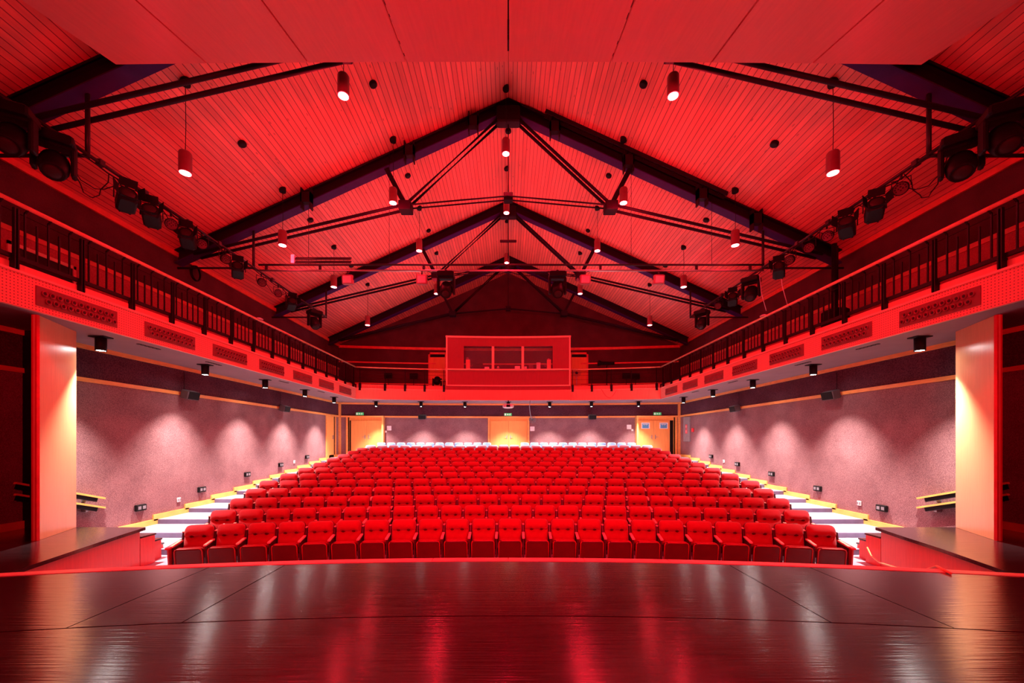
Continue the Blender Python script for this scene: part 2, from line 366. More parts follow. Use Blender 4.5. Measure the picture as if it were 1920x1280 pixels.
for s, xw in ((-1, XL), (1, XR)):
    e0, e1 = (s * 5.8, 4.3), (s * 6.6, 7.28)
    mid = [(s * 6.02, 5.0), (s * 6.25, 5.85), (s * 6.45, 6.6)]
    if s > 0: mid = [(6.06, 5.0), (6.32, 5.85), (6.5, 6.6)]; e1 = (6.68, 7.28)
    line = [e0] + mid + [e1]
    pts = [(p[0], p[1], STG - 0.05) for p in line] + [(xw + (-0.0 if s > 0 else 0.0), 7.28, STG - 0.05), (xw, 3.2, STG - 0.05), (s * 6.3, 3.2, STG - 0.05)]
    struct('floor_wing', MB().prism(pts if s < 0 else pts, (0, 0, 0.052)), M_STAGE)
    mb = MB()
    w = [(p[0] + s * 0.05, p[1]) for p in line] ; w[-1] = (w[-1][0], 7.22)
    w2 = [(p[0] + s * 0.05, p[1]) for p in w]
    mb.prism([(p[0], p[1], 0) for p in w] + [(p[0], p[1], 0) for p in reversed(w2)], (0, 0, STG - 0.055))
    mb.box(*sorted((w[-1][0], xw)), 7.17, 7.22, 0, STG - 0.055)
    struct('wall_stage_wing', mb, M_WINGF)
    # stair from the wing down to the aisle
    side = 'left' if s < 0 else 'right'
    st = thing('stage_stair', f'short wooden stair leading off the {side} stage wing beside the wall handrails', 'stair', (s * 7.6, 7.24, 0))
    for k in range(4):
        xi = s * ((6.66, 6.80, 7.02, 7.3)[k] + (0.08 if s > 0 else 0)) - s * 7.6; xo = xw - s * 7.6 - s * 0.04
        a, b = sorted((xi, xo)); z = STG - 0.165 * (k + 1)
        MB().box(a, b, 0.30 * k, 0.30 * (k + 1), FZ, z - 0.03).build('riser', M_WINGF, st)
        MB().bbox(a - 0.01, b + (0.0 if s > 0 else 0.01), 0.30 * k, 0.30 * (k + 1) + 0.02, z - 0.03, z, 0.004).build('tread', M_STAGE, st)

# ------------------------------------------------------------------ side walls, rear wall, roof
Y1W = 21.3
for side, xw, s in (('left', XL, -1), ('right', XR, 1)):
    a, b = sorted((xw, xw + s * 0.15))
    struct('wall_' + side, MB().box(a, b, -3, Y1W, 0, TR0 - 0.04), M_WALL)
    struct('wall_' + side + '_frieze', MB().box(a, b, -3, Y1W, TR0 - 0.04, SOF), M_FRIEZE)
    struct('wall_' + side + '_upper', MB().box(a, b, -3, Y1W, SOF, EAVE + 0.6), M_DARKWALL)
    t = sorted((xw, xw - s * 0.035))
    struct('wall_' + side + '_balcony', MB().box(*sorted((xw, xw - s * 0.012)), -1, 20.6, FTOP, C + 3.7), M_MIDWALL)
    struct('trim_' + side, MB().box(*t, -1, 20.6, TR0 - 0.055, TR0 + 0.03), M_TRIM)
    struct('trim_' + side, MB().box(*t, 5.0, 20.6, SOF - 0.09, SOF), M_TRIM)
    struct('trim_' + side, MB().box(*sorted((xw, xw - s * 0.05)), -1, 20.6, C + 4.83, C + 4.95), M_TRIMU)
    struct('trim_' + side, MB().box(*t, -1, 20.6, C + 3.66, C + 3.75), M_TRIMU)
    struct('trim_' + side, MB().box(*t, -1, 20.6, FTOP + 0.0, FTOP + 0.14), M_TRIMU)
    struct('trim_' + side + '_corner', MB().box(*sorted((xw, xw - s * 0.1)), 20.55, 20.66, 1.2, SOF), M_TRIM)
xs = [XL + (XR - XL) * i / 24 for i in range(25)]
def backslab(mb, z0, z1, y_off0, y_off1, x0=XL, x1=XR, n=24, fn=yback):
    X = [x0 + (x1 - x0) * i / n for i in range(n + 1)]
    mb.prism([(x, fn(x) + y_off0, z0) for x in X] + [(x, fn(x) + y_off1, z0) for x in reversed(X)], (0, 0, z1 - z0)); return mb
DO = [(-8.30, -6.55), (-0.99, 1.03), (6.72, 8.62)]
DTOP = TR0 - 0.05
mb = MB(); seg = [XL - 0.1, -8.30, -6.55, -0.99, 1.03, 6.72, 8.62, XR + 0.1]
for i in (0, 2, 4, 6): backslab(mb, 1.2, DTOP, 0, 0.15, seg[i], seg[i + 1], 8)
struct('wall_back', mb, M_WALL)
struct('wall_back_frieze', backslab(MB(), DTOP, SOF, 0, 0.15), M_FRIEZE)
mb = backslab(MB(), SOF, EAVE + 0.05, 0, 0.15)
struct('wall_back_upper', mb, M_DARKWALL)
mb = MB(); X = [XL - 0.1 + (XR - XL + 0.2) * i / 24 for i in range(25)]
X = sorted(X + [0.0])
vs = []; fs = []
for x in X:
    y = yback(x); z = RIDGE - SL * abs(x) + 0.05
    vs += [(x, y, EAVE), (x, y, max(z, EAVE + 0.01)), (x, y + 0.15, EAVE), (x, y + 0.15, max(z, EAVE + 0.01))]
for i in range(len(X) - 1):
    a, b = i * 4, i * 4 + 4
    fs += [(a, b, b + 1, a + 1), (a + 3, b + 3, b + 2, a + 2), (a + 1, b + 1, b + 3, a + 3), (a, a + 2, b + 2, b)]
mb.add(vs, fs); struct('wall_back_gable', mb, M_DARKWALL)
struct('trim_back', backslab(MB(), TR0 - 0.055, TR0 + 0.03, -0.04, 0), M_TRIM)
struct('trim_back', backslab(MB(), SOF - 0.09, SOF, -0.04, 0), M_TRIM)
struct('trim_back', backslab(MB(), C + 4.80, C + 4.93, -0.05, 0), M_TRIMU)
struct('trim_back', backslab(MB(), C + 4.05, C + 4.12, -0.04, 0), M_TRIMU)
struct('trim_back', backslab(MB(), C + 2.95, C + 3.02, -0.04, 0), M_TRIMU)
# doors of the rear wall
def leaf_handle(parent, x, y, z, s):
    h = MB().bbox(x - 0.02, x + 0.02, y - 0.012, y, z - 0.11, z + 0.11, 0.003)
    h.tube([(x, y - 0.01, z), (x, y - 0.055, z), (x + s * 0.13, y - 0.055, z)], 0.011)
    h.build('door_handle', M_GREY, parent)
for i, (xa, xb) in enumerate(DO):
    xm = (xa + xb) / 2; y = yback(xm)
    fr = MB()
    y0 = min(yback(xa), yback(xb), y) - 0.05
    fr.box(xa - 0.09, xa, y0, y + 0.1, LAND, DTOP); fr.box(xb, xb + 0.09, y0, y + 0.1, LAND, DTOP); fr.box(xa - 0.09, xb + 0.09, y0, y + 0.1, DTOP - 0.002, DTOP + 0.07)
    f = struct('door_%d' % (i + 1), fr, M_TRIM)
    struct('wall_back_reveal', MB().box(xa, xb, y + 0.12, y + 0.16, LAND, DTOP), M_BLACK)
    gap = 0.10 if i == 0 else 0.03; gl = xa + (0.09 if i == 0 else 0.01); gr = xb - (0.2 if i == 2 else 0.01)
    xm = (gl + gr) / 2
    for (a, b, sg) in ((gl, xm - 0.004, 1), (xm + 0.004, gr, -1)):
        lf = MB().bbox(a, b, y + 0.03, y + 0.08, LAND + 0.01, DTOP - 0.16, 0.004).build('door_leaf', M_DOOR, f)
        leaf_handle(lf, (b - 0.09 if sg > 0 else a + 0.09), y + 0.03, LAND + 1.02, -sg)
    MB().box(xa, xb, y + 0.06, y + 0.1, DTOP - 0.155, DTOP).build('door_transom', M_DOOR, f)
    if i == 2:
        for xc in (gl + 0.42, xm + 0.52):
            nb = tag(MB().box(xc - 0.22, xc + 0.22, y + 0.018, y + 0.028, LAND + 1.45, LAND + 1.77).build('door_notice', M_WHITE),
                     'white bordered blue notice taped to the ' + ('left' if xc < xm else 'right') + ' leaf of the rear right door', 'notice')
            MB().box(xc - 0.17, xc + 0.17, y + 0.013, y + 0.0185, LAND + 1.48, LAND + 1.72).build('printed_field', M_BLUE, nb)
            pr = MB()
            for q in range(5): pr.box(xc - 0.13 + 0.055 * q, xc - 0.10 + 0.055 * q, y + 0.010, y + 0.0135, LAND + 1.66 - 0.02 * (q % 2), LAND + 1.70)
            pr.build('printed_figures', M_WHITE, nb)
# side door on the rear left
f = struct('door_4', MB().box(XL, XL + 0.05, 19.12, 19.2, 1.54, DTOP).box(XL, XL + 0.05, 20.1, 20.18, 1.651, DTOP).box(XL, XL + 0.05, 19.12, 20.18, DTOP - 0.01, DTOP + 0.05), M_TRIM)
lf = MB().bbox(XL + 0.002, XL + 0.035, 19.2, 19.95, 1.66, DTOP - 0.01, 0.004).build('door_leaf', M_DOOR, f)
MB().box(XL + 0.035, XL + 0.06, 19.8, 19.86, 2.55, 2.75).build('door_handle', M_GREY, lf)
MB().box(XL + 0.002, XL + 0.01, 19.95, 20.1, 1.66, DTOP - 0.01).build('door_gap', M_BLACK, f)

# roof
for s in (-1, 1):
    xe = 9.2 * s
    pts = [(0, -3, RIDGE), (xe, -3, RIDGE - SL * 9.2), (xe, -3, RIDGE - SL * 9.2 + 0.15), (0, -3, RIDGE + 0.15)]
    struct('ceiling', MB().prism(pts, (0, 24.6, 0)), M_BOARD)
struct('wall_proscenium', MB().box(-12, 12, -3.2, -3.0, 0, C + 9.5), M_BLACK)

# ------------------------------------------------------------------ balcony
FB = SOF - 0.005
for side, s, xw in (('left', -1, XL), ('right', 1, XR)):
    a, b = sorted((s * XF, s * (XF + 0.06)))
    struct('balcony_front_' + side, MB().box(a, b, 3.0, yfas(XF) , FB, FTOP), M_FASCIA)
    struct('trim_balcony_' + side, MB().box(*sorted((s * (XF - 0.02), s * (XF + 0.1))), 3.0, yfas(XF), FTOP, FTOP + 0.035), M_LIP)
    a, b = sorted((s * (XF + 0.02), xw))
    struct('ceiling_soffit_' + side, MB().box(a, b, 3.0, 20.9, SOF, SOF + 0.12), M_SOFFIT)
    struct('floor_balcony_' + side, MB().box(a, b, 3.0, 20.9, FTOP - 0.06, FTOP), M_RAKE)
    a, b = sorted((s * (XF + 0.08), s * (XF + 0.12)))
    struct('trim_balcony_kerb_' + side, MB().box(a, b, 3.0, yfas(XF) + 0.1, FTOP, FTOP + 0.16), M_WOODF)
X = [-XF - 0.02 + (2 * XF + 0.04) * i / 30 for i in range(31)]
struct('ceiling_soffit_back', MB().prism([(x, yfas(x) + 0.02, SOF + 0.001) for x in X] + [(XF, 21.4, SOF + 0.001), (-XF, 21.4, SOF + 0.001)], (0, 0, 0.11)), M_SOFFIT)
struct('floor_balcony_back', MB().prism([(x, yfas(x) + 0.02, FTOP - 0.06) for x in X] + [(XF, 21.4, FTOP - 0.06), (-XF, 21.4, FTOP - 0.06)], (0, 0, 0.058)), M_RAKE)
for (x0, x1) in ((-XF, -2.98), (2.98, XF)):
    struct('balcony_front_back', backslab(MB(), FB, FTOP, 0, 0.06, x0, x1, 10, yfas), M_WOODF)
    struct('trim_balcony_back', backslab(MB(), FTOP, FTOP + 0.03, -0.02, 0.1, x0, x1, 10, yfas), M_LIP)
    struct('trim_balcony_kerb_back', backslab(MB(), FTOP + 0.03, FTOP + 0.22, 0.08, 0.12, x0, x1, 10, yfas), M_WOODF)

for side, s, xw in (('left', -1, XL), ('right', 1, XR)):
    struct('wall_spill_block_' + side, MB().box(*sorted((s * (7.90 if s < 0 else 8.17), xw)), 7.19, 7.22, STG, SOF), M_BLACK)  # unseen partition, added to stop downlight spill on the stage side
# air grilles on the side fronts
def grille(side, i, detail):
    s = -1 if side == 'left' else 1
    y0 = 6.09 + 1.825 * i; y1 = y0 + 1.27; x = s * XF
    g = thing('air_grille', f'dark red ventilation grille, {ORD[i]} from the stage along the {side} balcony front', 'grille', (x, (y0 + y1) / 2, C + 2.22), 0, 'ventilation grilles in the balcony fronts')
    h = (y1 - y0) / 2
    MB().bbox(*sorted((-s * 0.012, s * 0.01)), -h, h, -0.15, 0.15, 0.003).build('face_plate', M_VENT, g)
    pr = [(0.044, 0.0), (0.046, 0.012), (0.040, 0.022), (0.030, 0.016), (0.026, 0.006)]
    allm = MB(); allb = MB()
    for k in range(22):
        yy = -h + 0.11 + (k // 2) * 0.105 + (0.05 if k % 2 else 0); zz = 0.055 if k % 2 == 0 else -0.055
        c = (-s * 0.012, yy, zz)
        if detail:
            nz = MB().lathe(c, (-s, 0, 0), pr, 12).build('nozzle', M_NOZ, g)
            MB().lathe((-s * 0.020, yy, zz), (-s, 0, 0), [(0.025, 0), (0.024, 0.001)], 12).build('bore', M_BORE, nz)
        else:
            MB().lathe(c, (-s, 0, 0), pr, 8).build('nozzle', M_NOZ, g)
for side in ('left', 'right'):
    for i in range(7): grille(side, i, i < 4)

# balustrades
def balustrade(side, s):
    b = thing('balustrade', f'long balustrade of dark upright bars under a round handrail along the {side} balcony', 'railing', (s * (XF + 0.02), 0, FTOP))
    top = HR - FTOP
    MB().tube([(0, 3.4, top), (0, yfas(XF) + 0.02, top)], 0.032, 12).build('handrail', M_HAND, b)
    MB().bar((s * 0.05, 3.4, 0.24), (s * 0.05, yfas(XF), 0.24), 0.05, 0.06).build('bottom_rail', M_RAIL, b)
    MB().tube([(s * 0.05, 3.4, top - 0.12), (s * 0.05, yfas(XF), top - 0.12)], 0.006, 6).build('top_wire', M_RAIL, b)
    y = 4.95 + 0.915 * -1; i = 0
    while y < yfas(XF) - 0.2:
        p = MB()
        for dy in (-0.022, 0.022):
            p.box(*sorted((-s * 0.02, s * 0.022)), y + dy - 0.008, y + dy + 0.008, 0.06, top - 0.08)
            p.prism([(-s * 0.02, y + dy - 0.008, 0.06), (s * 0.022, y + dy - 0.008, 0.06), (s * 0.08, y + dy - 0.008, -0.02), (s * 0.04, y + dy - 0.008, -0.04)], (0, 0.016, 0))
        p.box(*sorted((s * 0.02, s * 0.07)), y - 0.03, y + 0.03, 0.0, 0.2)
        p.build('post', M_RAIL, b)
        for k in range(1, 6):
            yy = y + 0.915 * k / 6
            if yy > yfas(XF) - 0.1 or i > 17: break
            hi = top - 0.06 if k % 2 == 1 else top - 0.19
            m = MB().bar((s * 0.05, yy, 0.24), (s * 0.05, yy, hi), 0.02, 0.02, (0, 1, 0))
            if k % 2 == 1: m.bar((s * 0.05, yy, hi - 0.02), (0, yy, top - 0.02), 0.02, 0.02, (0, 1, 0))
            m.build('baluster', M_RAIL, b)
        y += 0.915; i += 1
balustrade('left', -1); balustrade('right', 1)
for side, s in (('left', -1), ('right', 1)):
    b = thing('balustrade', f'wire-infilled balustrade of the rear balcony between the control booth and the {side} corner', 'railing', (0, 0, FTOP))
    xs = [s * (3.0 + (XF - 3.0) * i / 10) for i in range(11)]; top = HR - FTOP
    MB().tube([(x, yfas(x) + 0.02, top) for x in xs], 0.030, 10).build('handrail', M_HAND, b)
    for z in (0.30, 0.52, 0.72, 0.88):
        MB().tube([(x, yfas(x) + 0.03, z) for x in xs], 0.005, 5).build('wire', M_RAIL, b)
    for k in range(5):
        x = s * (3.15 + 0.92 * k + (0.0 if k < 4 else 0.2)); y = yfas(x)
        MB().box(x - 0.05, x + 0.05, y - 0.03, y + 0.06, -0.08, 0.26).box(x - 0.012, x + 0.012, y, y + 0.05, 0.2, top - 0.03).build('post', M_RAIL, b)

# portal panels
for side, s in (('left', -1), ('right', 1)):
    p = thing('portal_panel', f'tall veneered portal panel standing on the {side} stage wing under the balcony', 'panel')
    A = Vector((s * (7.39 if s < 0 else 7.66), 6.28, 0)); B = Vector((s * (7.84 if s < 0 else 8.12), 7.26, 0))
    d = (B - A).normalized(); nrm = Vector((d.y, -d.x, 0)) * (1 if s > 0 else -1)
    off = nrm * 0.05
    z0, z1 = STG + 0.004, SOF - 0.003
    MB().prism([A + Vector((0, 0, z0)), B + Vector((0, 0, z0)), B + off + Vector((0, 0, z0)), A + off + Vector((0, 0, z0))], (0, 0, z1 - z0)).build('veneer_face', M_PANEL, p)
    E = A + Vector((s * 0.085, 0, 0))
    MB().prism([A + Vector((0, -0.012, z0)), A + Vector((0, 0.03, z0)), E + Vector((0, 0.03, z0)), E + Vector((0, -0.012, z0))], (0, 0, z1 - z0)).build('edge_strip', M_REDP, p)

# ------------------------------------------------------------------ control booth
def yb(x): return 19.35 - x * x / 61
bo = thing('control_booth', 'wood-panelled control booth with a long window projecting from the rear balcony', 'booth', (0, 0, 0))
def bs(z0, z1, x0, x1, a=0.0, b=0.06): return backslab(MB(), z0, z1, a, b, x0, x1, 8, yb)
BX = 2.98; WZ0, WZ1 = C + 3.46, C + 4.56
bs(FB - 0.02, FTOP - 0.02, -BX, BX).build('fascia_panel', M_WOODF, bo)
bs(FTOP - 0.02, FTOP + 0.16, -BX, BX, 0.03, 0.08).build('recess_band', M_APRON, bo)
bs(FTOP + 0.16, WZ0 - 0.03, -BX, BX, 0.01, 0.07).build('lower_panel', M_APRON, bo)
up = bs(WZ1, C + 5.0, -BX, BX); up.v; 
backslab(up, WZ0, WZ1, 0, 0.06, -BX, -2.14, 3, yb); backslab(up, WZ0, WZ1, 0, 0.06, 2.14, BX, 3, yb)
up.build('upper_panel', M_APRON, bo)
bs(C + 4.96, C + 5.04, -BX - 0.02, BX + 0.02, -0.05, 0.08).build('top_trim', M_LIP, bo)
bs(WZ0 - 0.06, WZ0, -BX - 0.02, BX + 0.02, -0.07, 0.12).build('window_ledge', M_LIP, bo)
bs(FTOP + 0.16, FTOP + 0.22, -BX - 0.01, BX + 0.01, -0.02, 0.02).build('lower_trim', M_LIP, bo)
for s in (-1, 1):
    x = s * BX; a, b = sorted((x - s * 0.06, x + s * 0.01))
    MB().box(a, b, yb(BX) - 0.03, yb(BX) + 0.05, FTOP + 0.16, C + 5.04).build('corner_trim', M_LIP, bo)
    a, b = sorted((x - s * 0.05, x))
    MB().box(a, b, yb(BX), yback(BX) - 0.01, FTOP + 0.005, C + 5.0).build('side_wall', M_APRON, bo)
    m = s * 0.72; 
MB().box(-0.80, -0.68, yb(0) - 0.01, yb(0) + 0.06, WZ0, WZ1).build('mullion', M_LIP, bo)
MB().box(0.64, 0.76, yb(0) - 0.01, yb(0) + 0.06, WZ0, WZ1).build('mullion', M_LIP, bo)
for (xa, xb) in ((-2.14, -0.8), (-0.68, 0.64), (0.76, 2.14)):
    MB().box(xa, xb, yb(1) + 0.035, yb(1) + 0.041, WZ0, WZ1).build('window_pane', M_GLASS, bo)
MB().prism([(x, yb(x) + 0.07, C + 4.96) for x in (-2.97, -2, -1, 0, 1, 2, 2.97)] + [ (2.97, yback(BX) - 0.02, C + 4.96), (-2.97, yback(BX) - 0.02, C + 4.96)], (0, 0, 0.04)).build('booth_top', M_BLACK, bo)
MB().prism([(x, yb(x) + 0.05, SOF) for x in (-2.97, -2, -1, 0, 1, 2, 2.97)] + [(x, yfas(x) + 0.04, SOF) for x in (2.97, 2, 1, 0, -1, -2, -2.97)], (0, 0, 0.1)).build('underside', M_SOFFIT, bo)
MB().box(-BX + 0.06, BX - 0.06, 19.42, 19.95, WZ0 - 0.14, WZ0 - 0.10).build('desk_top', M_BLACK, bo)
# things on the desk in the booth
def deskbox(x, w, h, m, lab, cat, name, d=0.2, y=19.6):
    o = tag(MB().bbox(x - w / 2, x + w / 2, y, y + d, WZ0 - 0.099, WZ0 - 0.099 + h, 0.008).build(name, m), lab, cat); return o
mo = thing('computer_monitor', 'dark computer monitor behind the first pane of the booth window', 'monitor', (-1.55, 19.7, WZ0 - 0.099))
MB().bbox(-0.3, 0.3, 0, 0.04, 0.12, 0.46, 0.01).build('screen', M_BLACK, mo); MB().bbox(-0.12, 0.12, -0.05, 0.12, 0, 0.02, 0.004).bbox(-0.03, 0.03, 0.03, 0.06, 0.02, 0.3, 0.004).build('stand', M_BLACK, mo)
deskbox(-1.98, 0.2, 0.62, M_WOODF, 'upright wooden box at the near left end of the booth desk', 'box', 'desk_cabinet')
deskbox(2.0, 0.2, 0.62, M_WOODF, 'upright wooden box at the right end of the booth desk', 'box', 'desk_cabinet')
deskbox(-1.05, 0.22, 0.26, M_WHITE, 'pale open carton behind the first pane of the booth window', 'box', 'carton')
deskbox(0.45, 0.26, 0.30, M_WHITE, 'pale square monitor back just before the second mullion of the booth window', 'monitor', 'desk_screen')
deskbox(0.85, 0.12, 0.28, M_WHITE, 'narrow pale case just after the second mullion in the booth', 'case', 'equipment_case')
deskbox(1.12, 0.22, 0.36, M_GLASS_RED, 'pinkish poster board standing in the middle of the third booth pane', 'board', 'display_board', 0.02)
deskbox(1.50, 0.20, 0.52, M_WHITE, 'pale card standing high in the third pane of the booth window', 'card', 'card_board', 0.02, 19.85)
deskbox(0.05, 0.2, 0.06, M_WHITE, 'flat pale folder lying in the middle pane of the booth window', 'folder', 'folder')
lamp = thing('desk_lamp', 'small desk lamp just after the first mullion inside the booth', 'lamp', (-0.5, 19.65, WZ0 - 0.099))
MB().lathe((0, 0, 0), (0, 0, 1), [(0.05, 0), (0.05, 0.02), (0.012, 0.03), (0.012, 0.22)], 10).build('base', M_GREY, lamp)
MB().lathe((0, 0, 0.2), (0, 0, 1), [(0.07, 0), (0.03, 0.1)], 10).build('lamp_shade', M_WHITE, lamp)
# doors from the balcony on both sides of the booth
for i, s in ((5, -1), (6, 1)):
    x0, x1 = sorted((s * 3.35, s * 4.15)); y = yback(3.7)
    f = struct('door_%d' % i, MB().box(x0 - 0.08, x0, y - 0.08, y, FTOP, FTOP + 2.2).box(x1, x1 + 0.08, y - 0.08, y, FTOP, FTOP + 2.2).box(x0 - 0.08, x1 + 0.08, y - 0.08, y, FTOP + 2.1, FTOP + 2.2), M_TRIMU)
    MB().box(x0, x1, y - 0.05, y - 0.01, FTOP + 0.01, FTOP + 1.95).build('door_leaf', M_DOOR, f)
    MB().box(x0, x1, y - 0.03, y - 0.01, FTOP + 1.95, FTOP + 2.1).build('door_transom', M_BLACK, f)

# ------------------------------------------------------------------ roof trusses
def truss(Y, label, full=True):
    t = thing('roof_truss', label, 'truss', (0, Y, 0), 0, 'steel roof trusses')
    D = 0.30
    for s in (-1, 1):
        xe = 8.7
        def P(x, dz): return (s * x, 0, RIDGE - SL * x - dz)
        cs = SL
        # I section rafter: top flange, web, bottom flange
        w = MB(); w.prism([(0, -0.012, RIDGE - 0.03), (s * xe, -0.012, RIDGE - SL * xe - 0.03), (s * xe, -0.012, RIDGE - SL * xe - 0.03 - D), (0, -0.012, RIDGE - 0.03 - D)], (0, 0.024, 0))
        w.prism([(0, -0.13, RIDGE - 0.01), (s * xe, -0.13, RIDGE - SL * xe - 0.01), (s * xe, -0.13, RIDGE - SL * xe - 0.03), (0, -0.13, RIDGE - 0.03)], (0, 0.26, 0))
        r = w.build('rafter', M_STEELD, t)
        MB().prism([(0, -0.13, RIDGE - 0.03 - D), (s * xe, -0.13, RIDGE - SL * xe - 0.03 - D), (s * xe, -0.13, RIDGE - SL * xe - 0.055 - D), (0, -0.13, RIDGE - 0.055 - D)], (0, 0.26, 0)).build('bottom_flange', M_STEEL, r)
        cab = MB().tube([P(0.35, 0.06)[:1] + (-0.15,) + P(0.35, 0.06)[2:], P(8.4, 0.06)[:1] + (-0.15,) + P(8.4, 0.06)[2:]], 0.018, 6)
        cab.build('conduit', M_STEELD, r)
        nx, nz = 2.70, C + 6.16
        MB().bar((s * 3.2, 0, RIDGE - SL * 3.2 - D - 0.05), (s * nx, 0, nz + 0.02), 0.12, 0.14, (0, 1, 0)).build('strut', M_STEELD, t)
        MB().bbox(s * nx - 0.16, s * nx + 0.16, -0.16, 0.16, nz - (0.13 if full else 0.02), nz + 0.1, 0.01).build('node_plate', M_STEELD, t)
        for k in (-1, 1):
            o = 0.12 * k
            MB().tube([(s * 0.28, o * 0.8, RIDGE - 0.55), (s * nx, o * 0.8, nz)], 0.04, 8).build('tie_rod', M_STEELD, t)
            MB().tube([(s * nx, o, nz + k * 0.02), (0, o, C + 6.40 + k * 0.02)], 0.02, 8).build('tie_rod', M_STEELD, t)
            MB().tube([(s * nx, o, nz), (s * 8.2, o, C + 4.87)], 0.038, 8).build('tie_rod', M_STEELD, t)
    MB().bbox(-0.12, 0.12, -0.1, 0.1, C + 6.3, C + 6.5, 0.01).build('node_plate', M_STEELD, t)
    MB().tube([(0, 0, RIDGE - 0.5), (0, 0, C + 6.4)], 0.014, 6).build('tie_rod', M_STEELD, t)
    MB().bbox(-0.32, 0.32, -0.14, 0.14, RIDGE - 0.62, RIDGE - 0.2, 0.03).build('ridge_plate', M_STEELD, t)
    return t
TY = [6.38, 10.55, 14.98, 19.4]
truss(TY[0], 'dark steel roof truss nearest the stage, mostly hidden above the acoustic panels', False)
truss(TY[1], 'dark steel roof truss standing above the cross lighting bar')
truss(TY[2], 'dark steel roof truss midway between the cross lighting bar and the rear gable')
truss(TY[3], 'dark steel roof truss close in front of the dark rear gable wall')
# cable ducting lying along the right slope of the nearer truss
for k, (xa, xb, s) in enumerate(((0.95, 5.6, 1),)):
    c = thing('cable_tray', 'dark cable tray fixed along the right rafter of the truss above the cross bar', 'cable tray', (0, TY[1] - 0.26, 0))
    m = MB()
    for dy in (-0.08, 0.08): m.bar((xa, dy, RIDGE - SL * xa - 0.10), (xb, dy, RIDGE - SL * xb - 0.10), 0.02, 0.10)
    m.build('side_rails', M_STEELD, c)
    for q in range(12):
        x = xa + (xb - xa) * (q + 0.5) / 12
        MB().box(x - 0.02, x + 0.02, -0.08, 0.08, RIDGE - SL * x - 0.13, RIDGE - SL * x - 0.10).build('rung', M_STEELD, c)
for k, (x, s) in enumerate(((0.9, -1), (2.55, -1), (5.2, -1), (1.2, 1), (3.1, 1), (5.0, 1), (6.4, 1))):
    h = tag(MB().box(s * x - 0.13, s * x - 0.10, TY[1] - 0.30, TY[1] - 0.15, RIDGE - SL * x - 0.62, RIDGE - SL * x - 0.09).box(s * x + 0.10, s * x + 0.13, TY[1] - 0.30, TY[1] - 0.15, RIDGE - SL * x - 0.62, RIDGE - SL * x - 0.09)
            .box(s * x - 0.13, s * x + 0.13, TY[1] - 0.30, TY[1] - 0.15, RIDGE - SL * x - 0.46, RIDGE - SL * x - 0.2).build('hoist_bracket', M_STEELD),
            f'dark steel hoist bracket, {ORD[k if s < 0 else k - 3]} from the ridge on the {"left" if s < 0 else "right"} rafter above the cross bar', 'bracket', 'hoist brackets on the rafters')

# ------------------------------------------------------------------ acoustic panels over the stage
pe = [-5.75, -4.41, -2.93, -1.49, 0, 1.50, 2.97, 4.45, 6.05]
for i in range(8):
    a, b = pe[i] + 0.012, pe[i + 1] - 0.012
    ang = (a + b) / 2
    def zz(y, x): return C + 5.54 + (y - 5.85) * 0.27 - 0.0012 * x * x
    p = MB().prism([(a, 5.85, zz(5.85, a)), (b, 5.85, zz(5.85, b)), (b, 2.4, zz(2.4, b)), (a, 2.4, zz(2.4, a))][::-1], (0, 0, 0.04))
    nm = ['outermost on the left', 'second from the left end', 'third from the left end', 'just left of the central joint', 'just right of the central joint', 'third from the right end', 'second from the right end', 'outermost on the right']
    tag(p.build('acoustic_panel', M_PANELC), 'smooth acoustic canopy panel hung over the stage edge, ' + nm[i], 'panel', 'acoustic canopy panels over the stage')

# ------------------------------------------------------------------ pendant lamps
def roofz(x): return RIDGE - SL * abs(x)
PEND = []
for row, (Y, zi, zo, zr) in enumerate(((7.06, 6.08, 4.72, None), (10.1, 6.0, 4.93, 7.24), (13.07, 6.2, 5.02, 7.44), (16.2, 5.95, 4.68, 7.2))):
    for (x, z, nm) in ((-5.7, zo, 'outer left'), (-2.91, zi, 'inner left'), (0, zr, 'ridge'), (2.91, zi, 'inner right'), (5.73, zo, 'outer right')):
        if z is None: continue
        PEND.append((x - (0.06 if x == 0 else 0), Y, C + z, nm, row))
rown = ['nearest the stage', 'over the cross bar', 'behind the cross bar', 'by the rear gable']
for (x, Y, z, nm, row) in PEND:
    t = thing('pendant_lamp', f'glowing cylindrical pendant lamp, {nm} one of the row {rown[row]}', 'pendant lamp', (x, Y, z), 0, 'pendant lamps under the roof')
    hz = roofz(x) - z
    MB().lathe((0, 0, 0), (0, 0, 1), [(0.098, 0.0), (0.10, 0.01), (0.10, 0.34), (0.085, 0.37), (0.04, 0.385)], 20).build('housing', M_LAMP, t)
    MB().lathe((0, 0, -0.006), (0, 0, 1), [(0.085, 0), (0.085, 0.012)], 20).build('lens', M_GLOW, t)
    MB().tube([(0, 0, 0.38), (0.01, 0, hz * 0.5), (0, 0, hz - 0.02)], 0.006, 5).build('cable', M_BLACK, t)
    MB().lathe((0, 0, hz - 0.05 - (0.03 if x else 0.02)), (0, 0, 1), [(0.075, 0), (0.08, 0.02), (0.08, 0.12)], 14).build('canopy', M_BLACK, t)
    point_light((x, Y, z - 0.12), P_PEND * (0.45 if nm.startswith('outer') else 1.2), RED)
    spot_light((x, Y, z - 0.03), (x, Y, 0), P_PSPOT, RED, 130, 0.9, 0.09, 'pendant_beam')
DISC = []
for row, Y in enumerate((8.55, 11.5, 14.5)):
    for x in (-5.7, -2.9, 0, 2.9, 5.7): DISC.append((x, Y, row))
dn = {-5.7: 'far left', -2.9: 'near left', 0: 'ridge', 2.9: 'near right', 5.7: 'far right'}
rn = ['before the cross bar', 'just behind the cross bar', 'near the third truss']
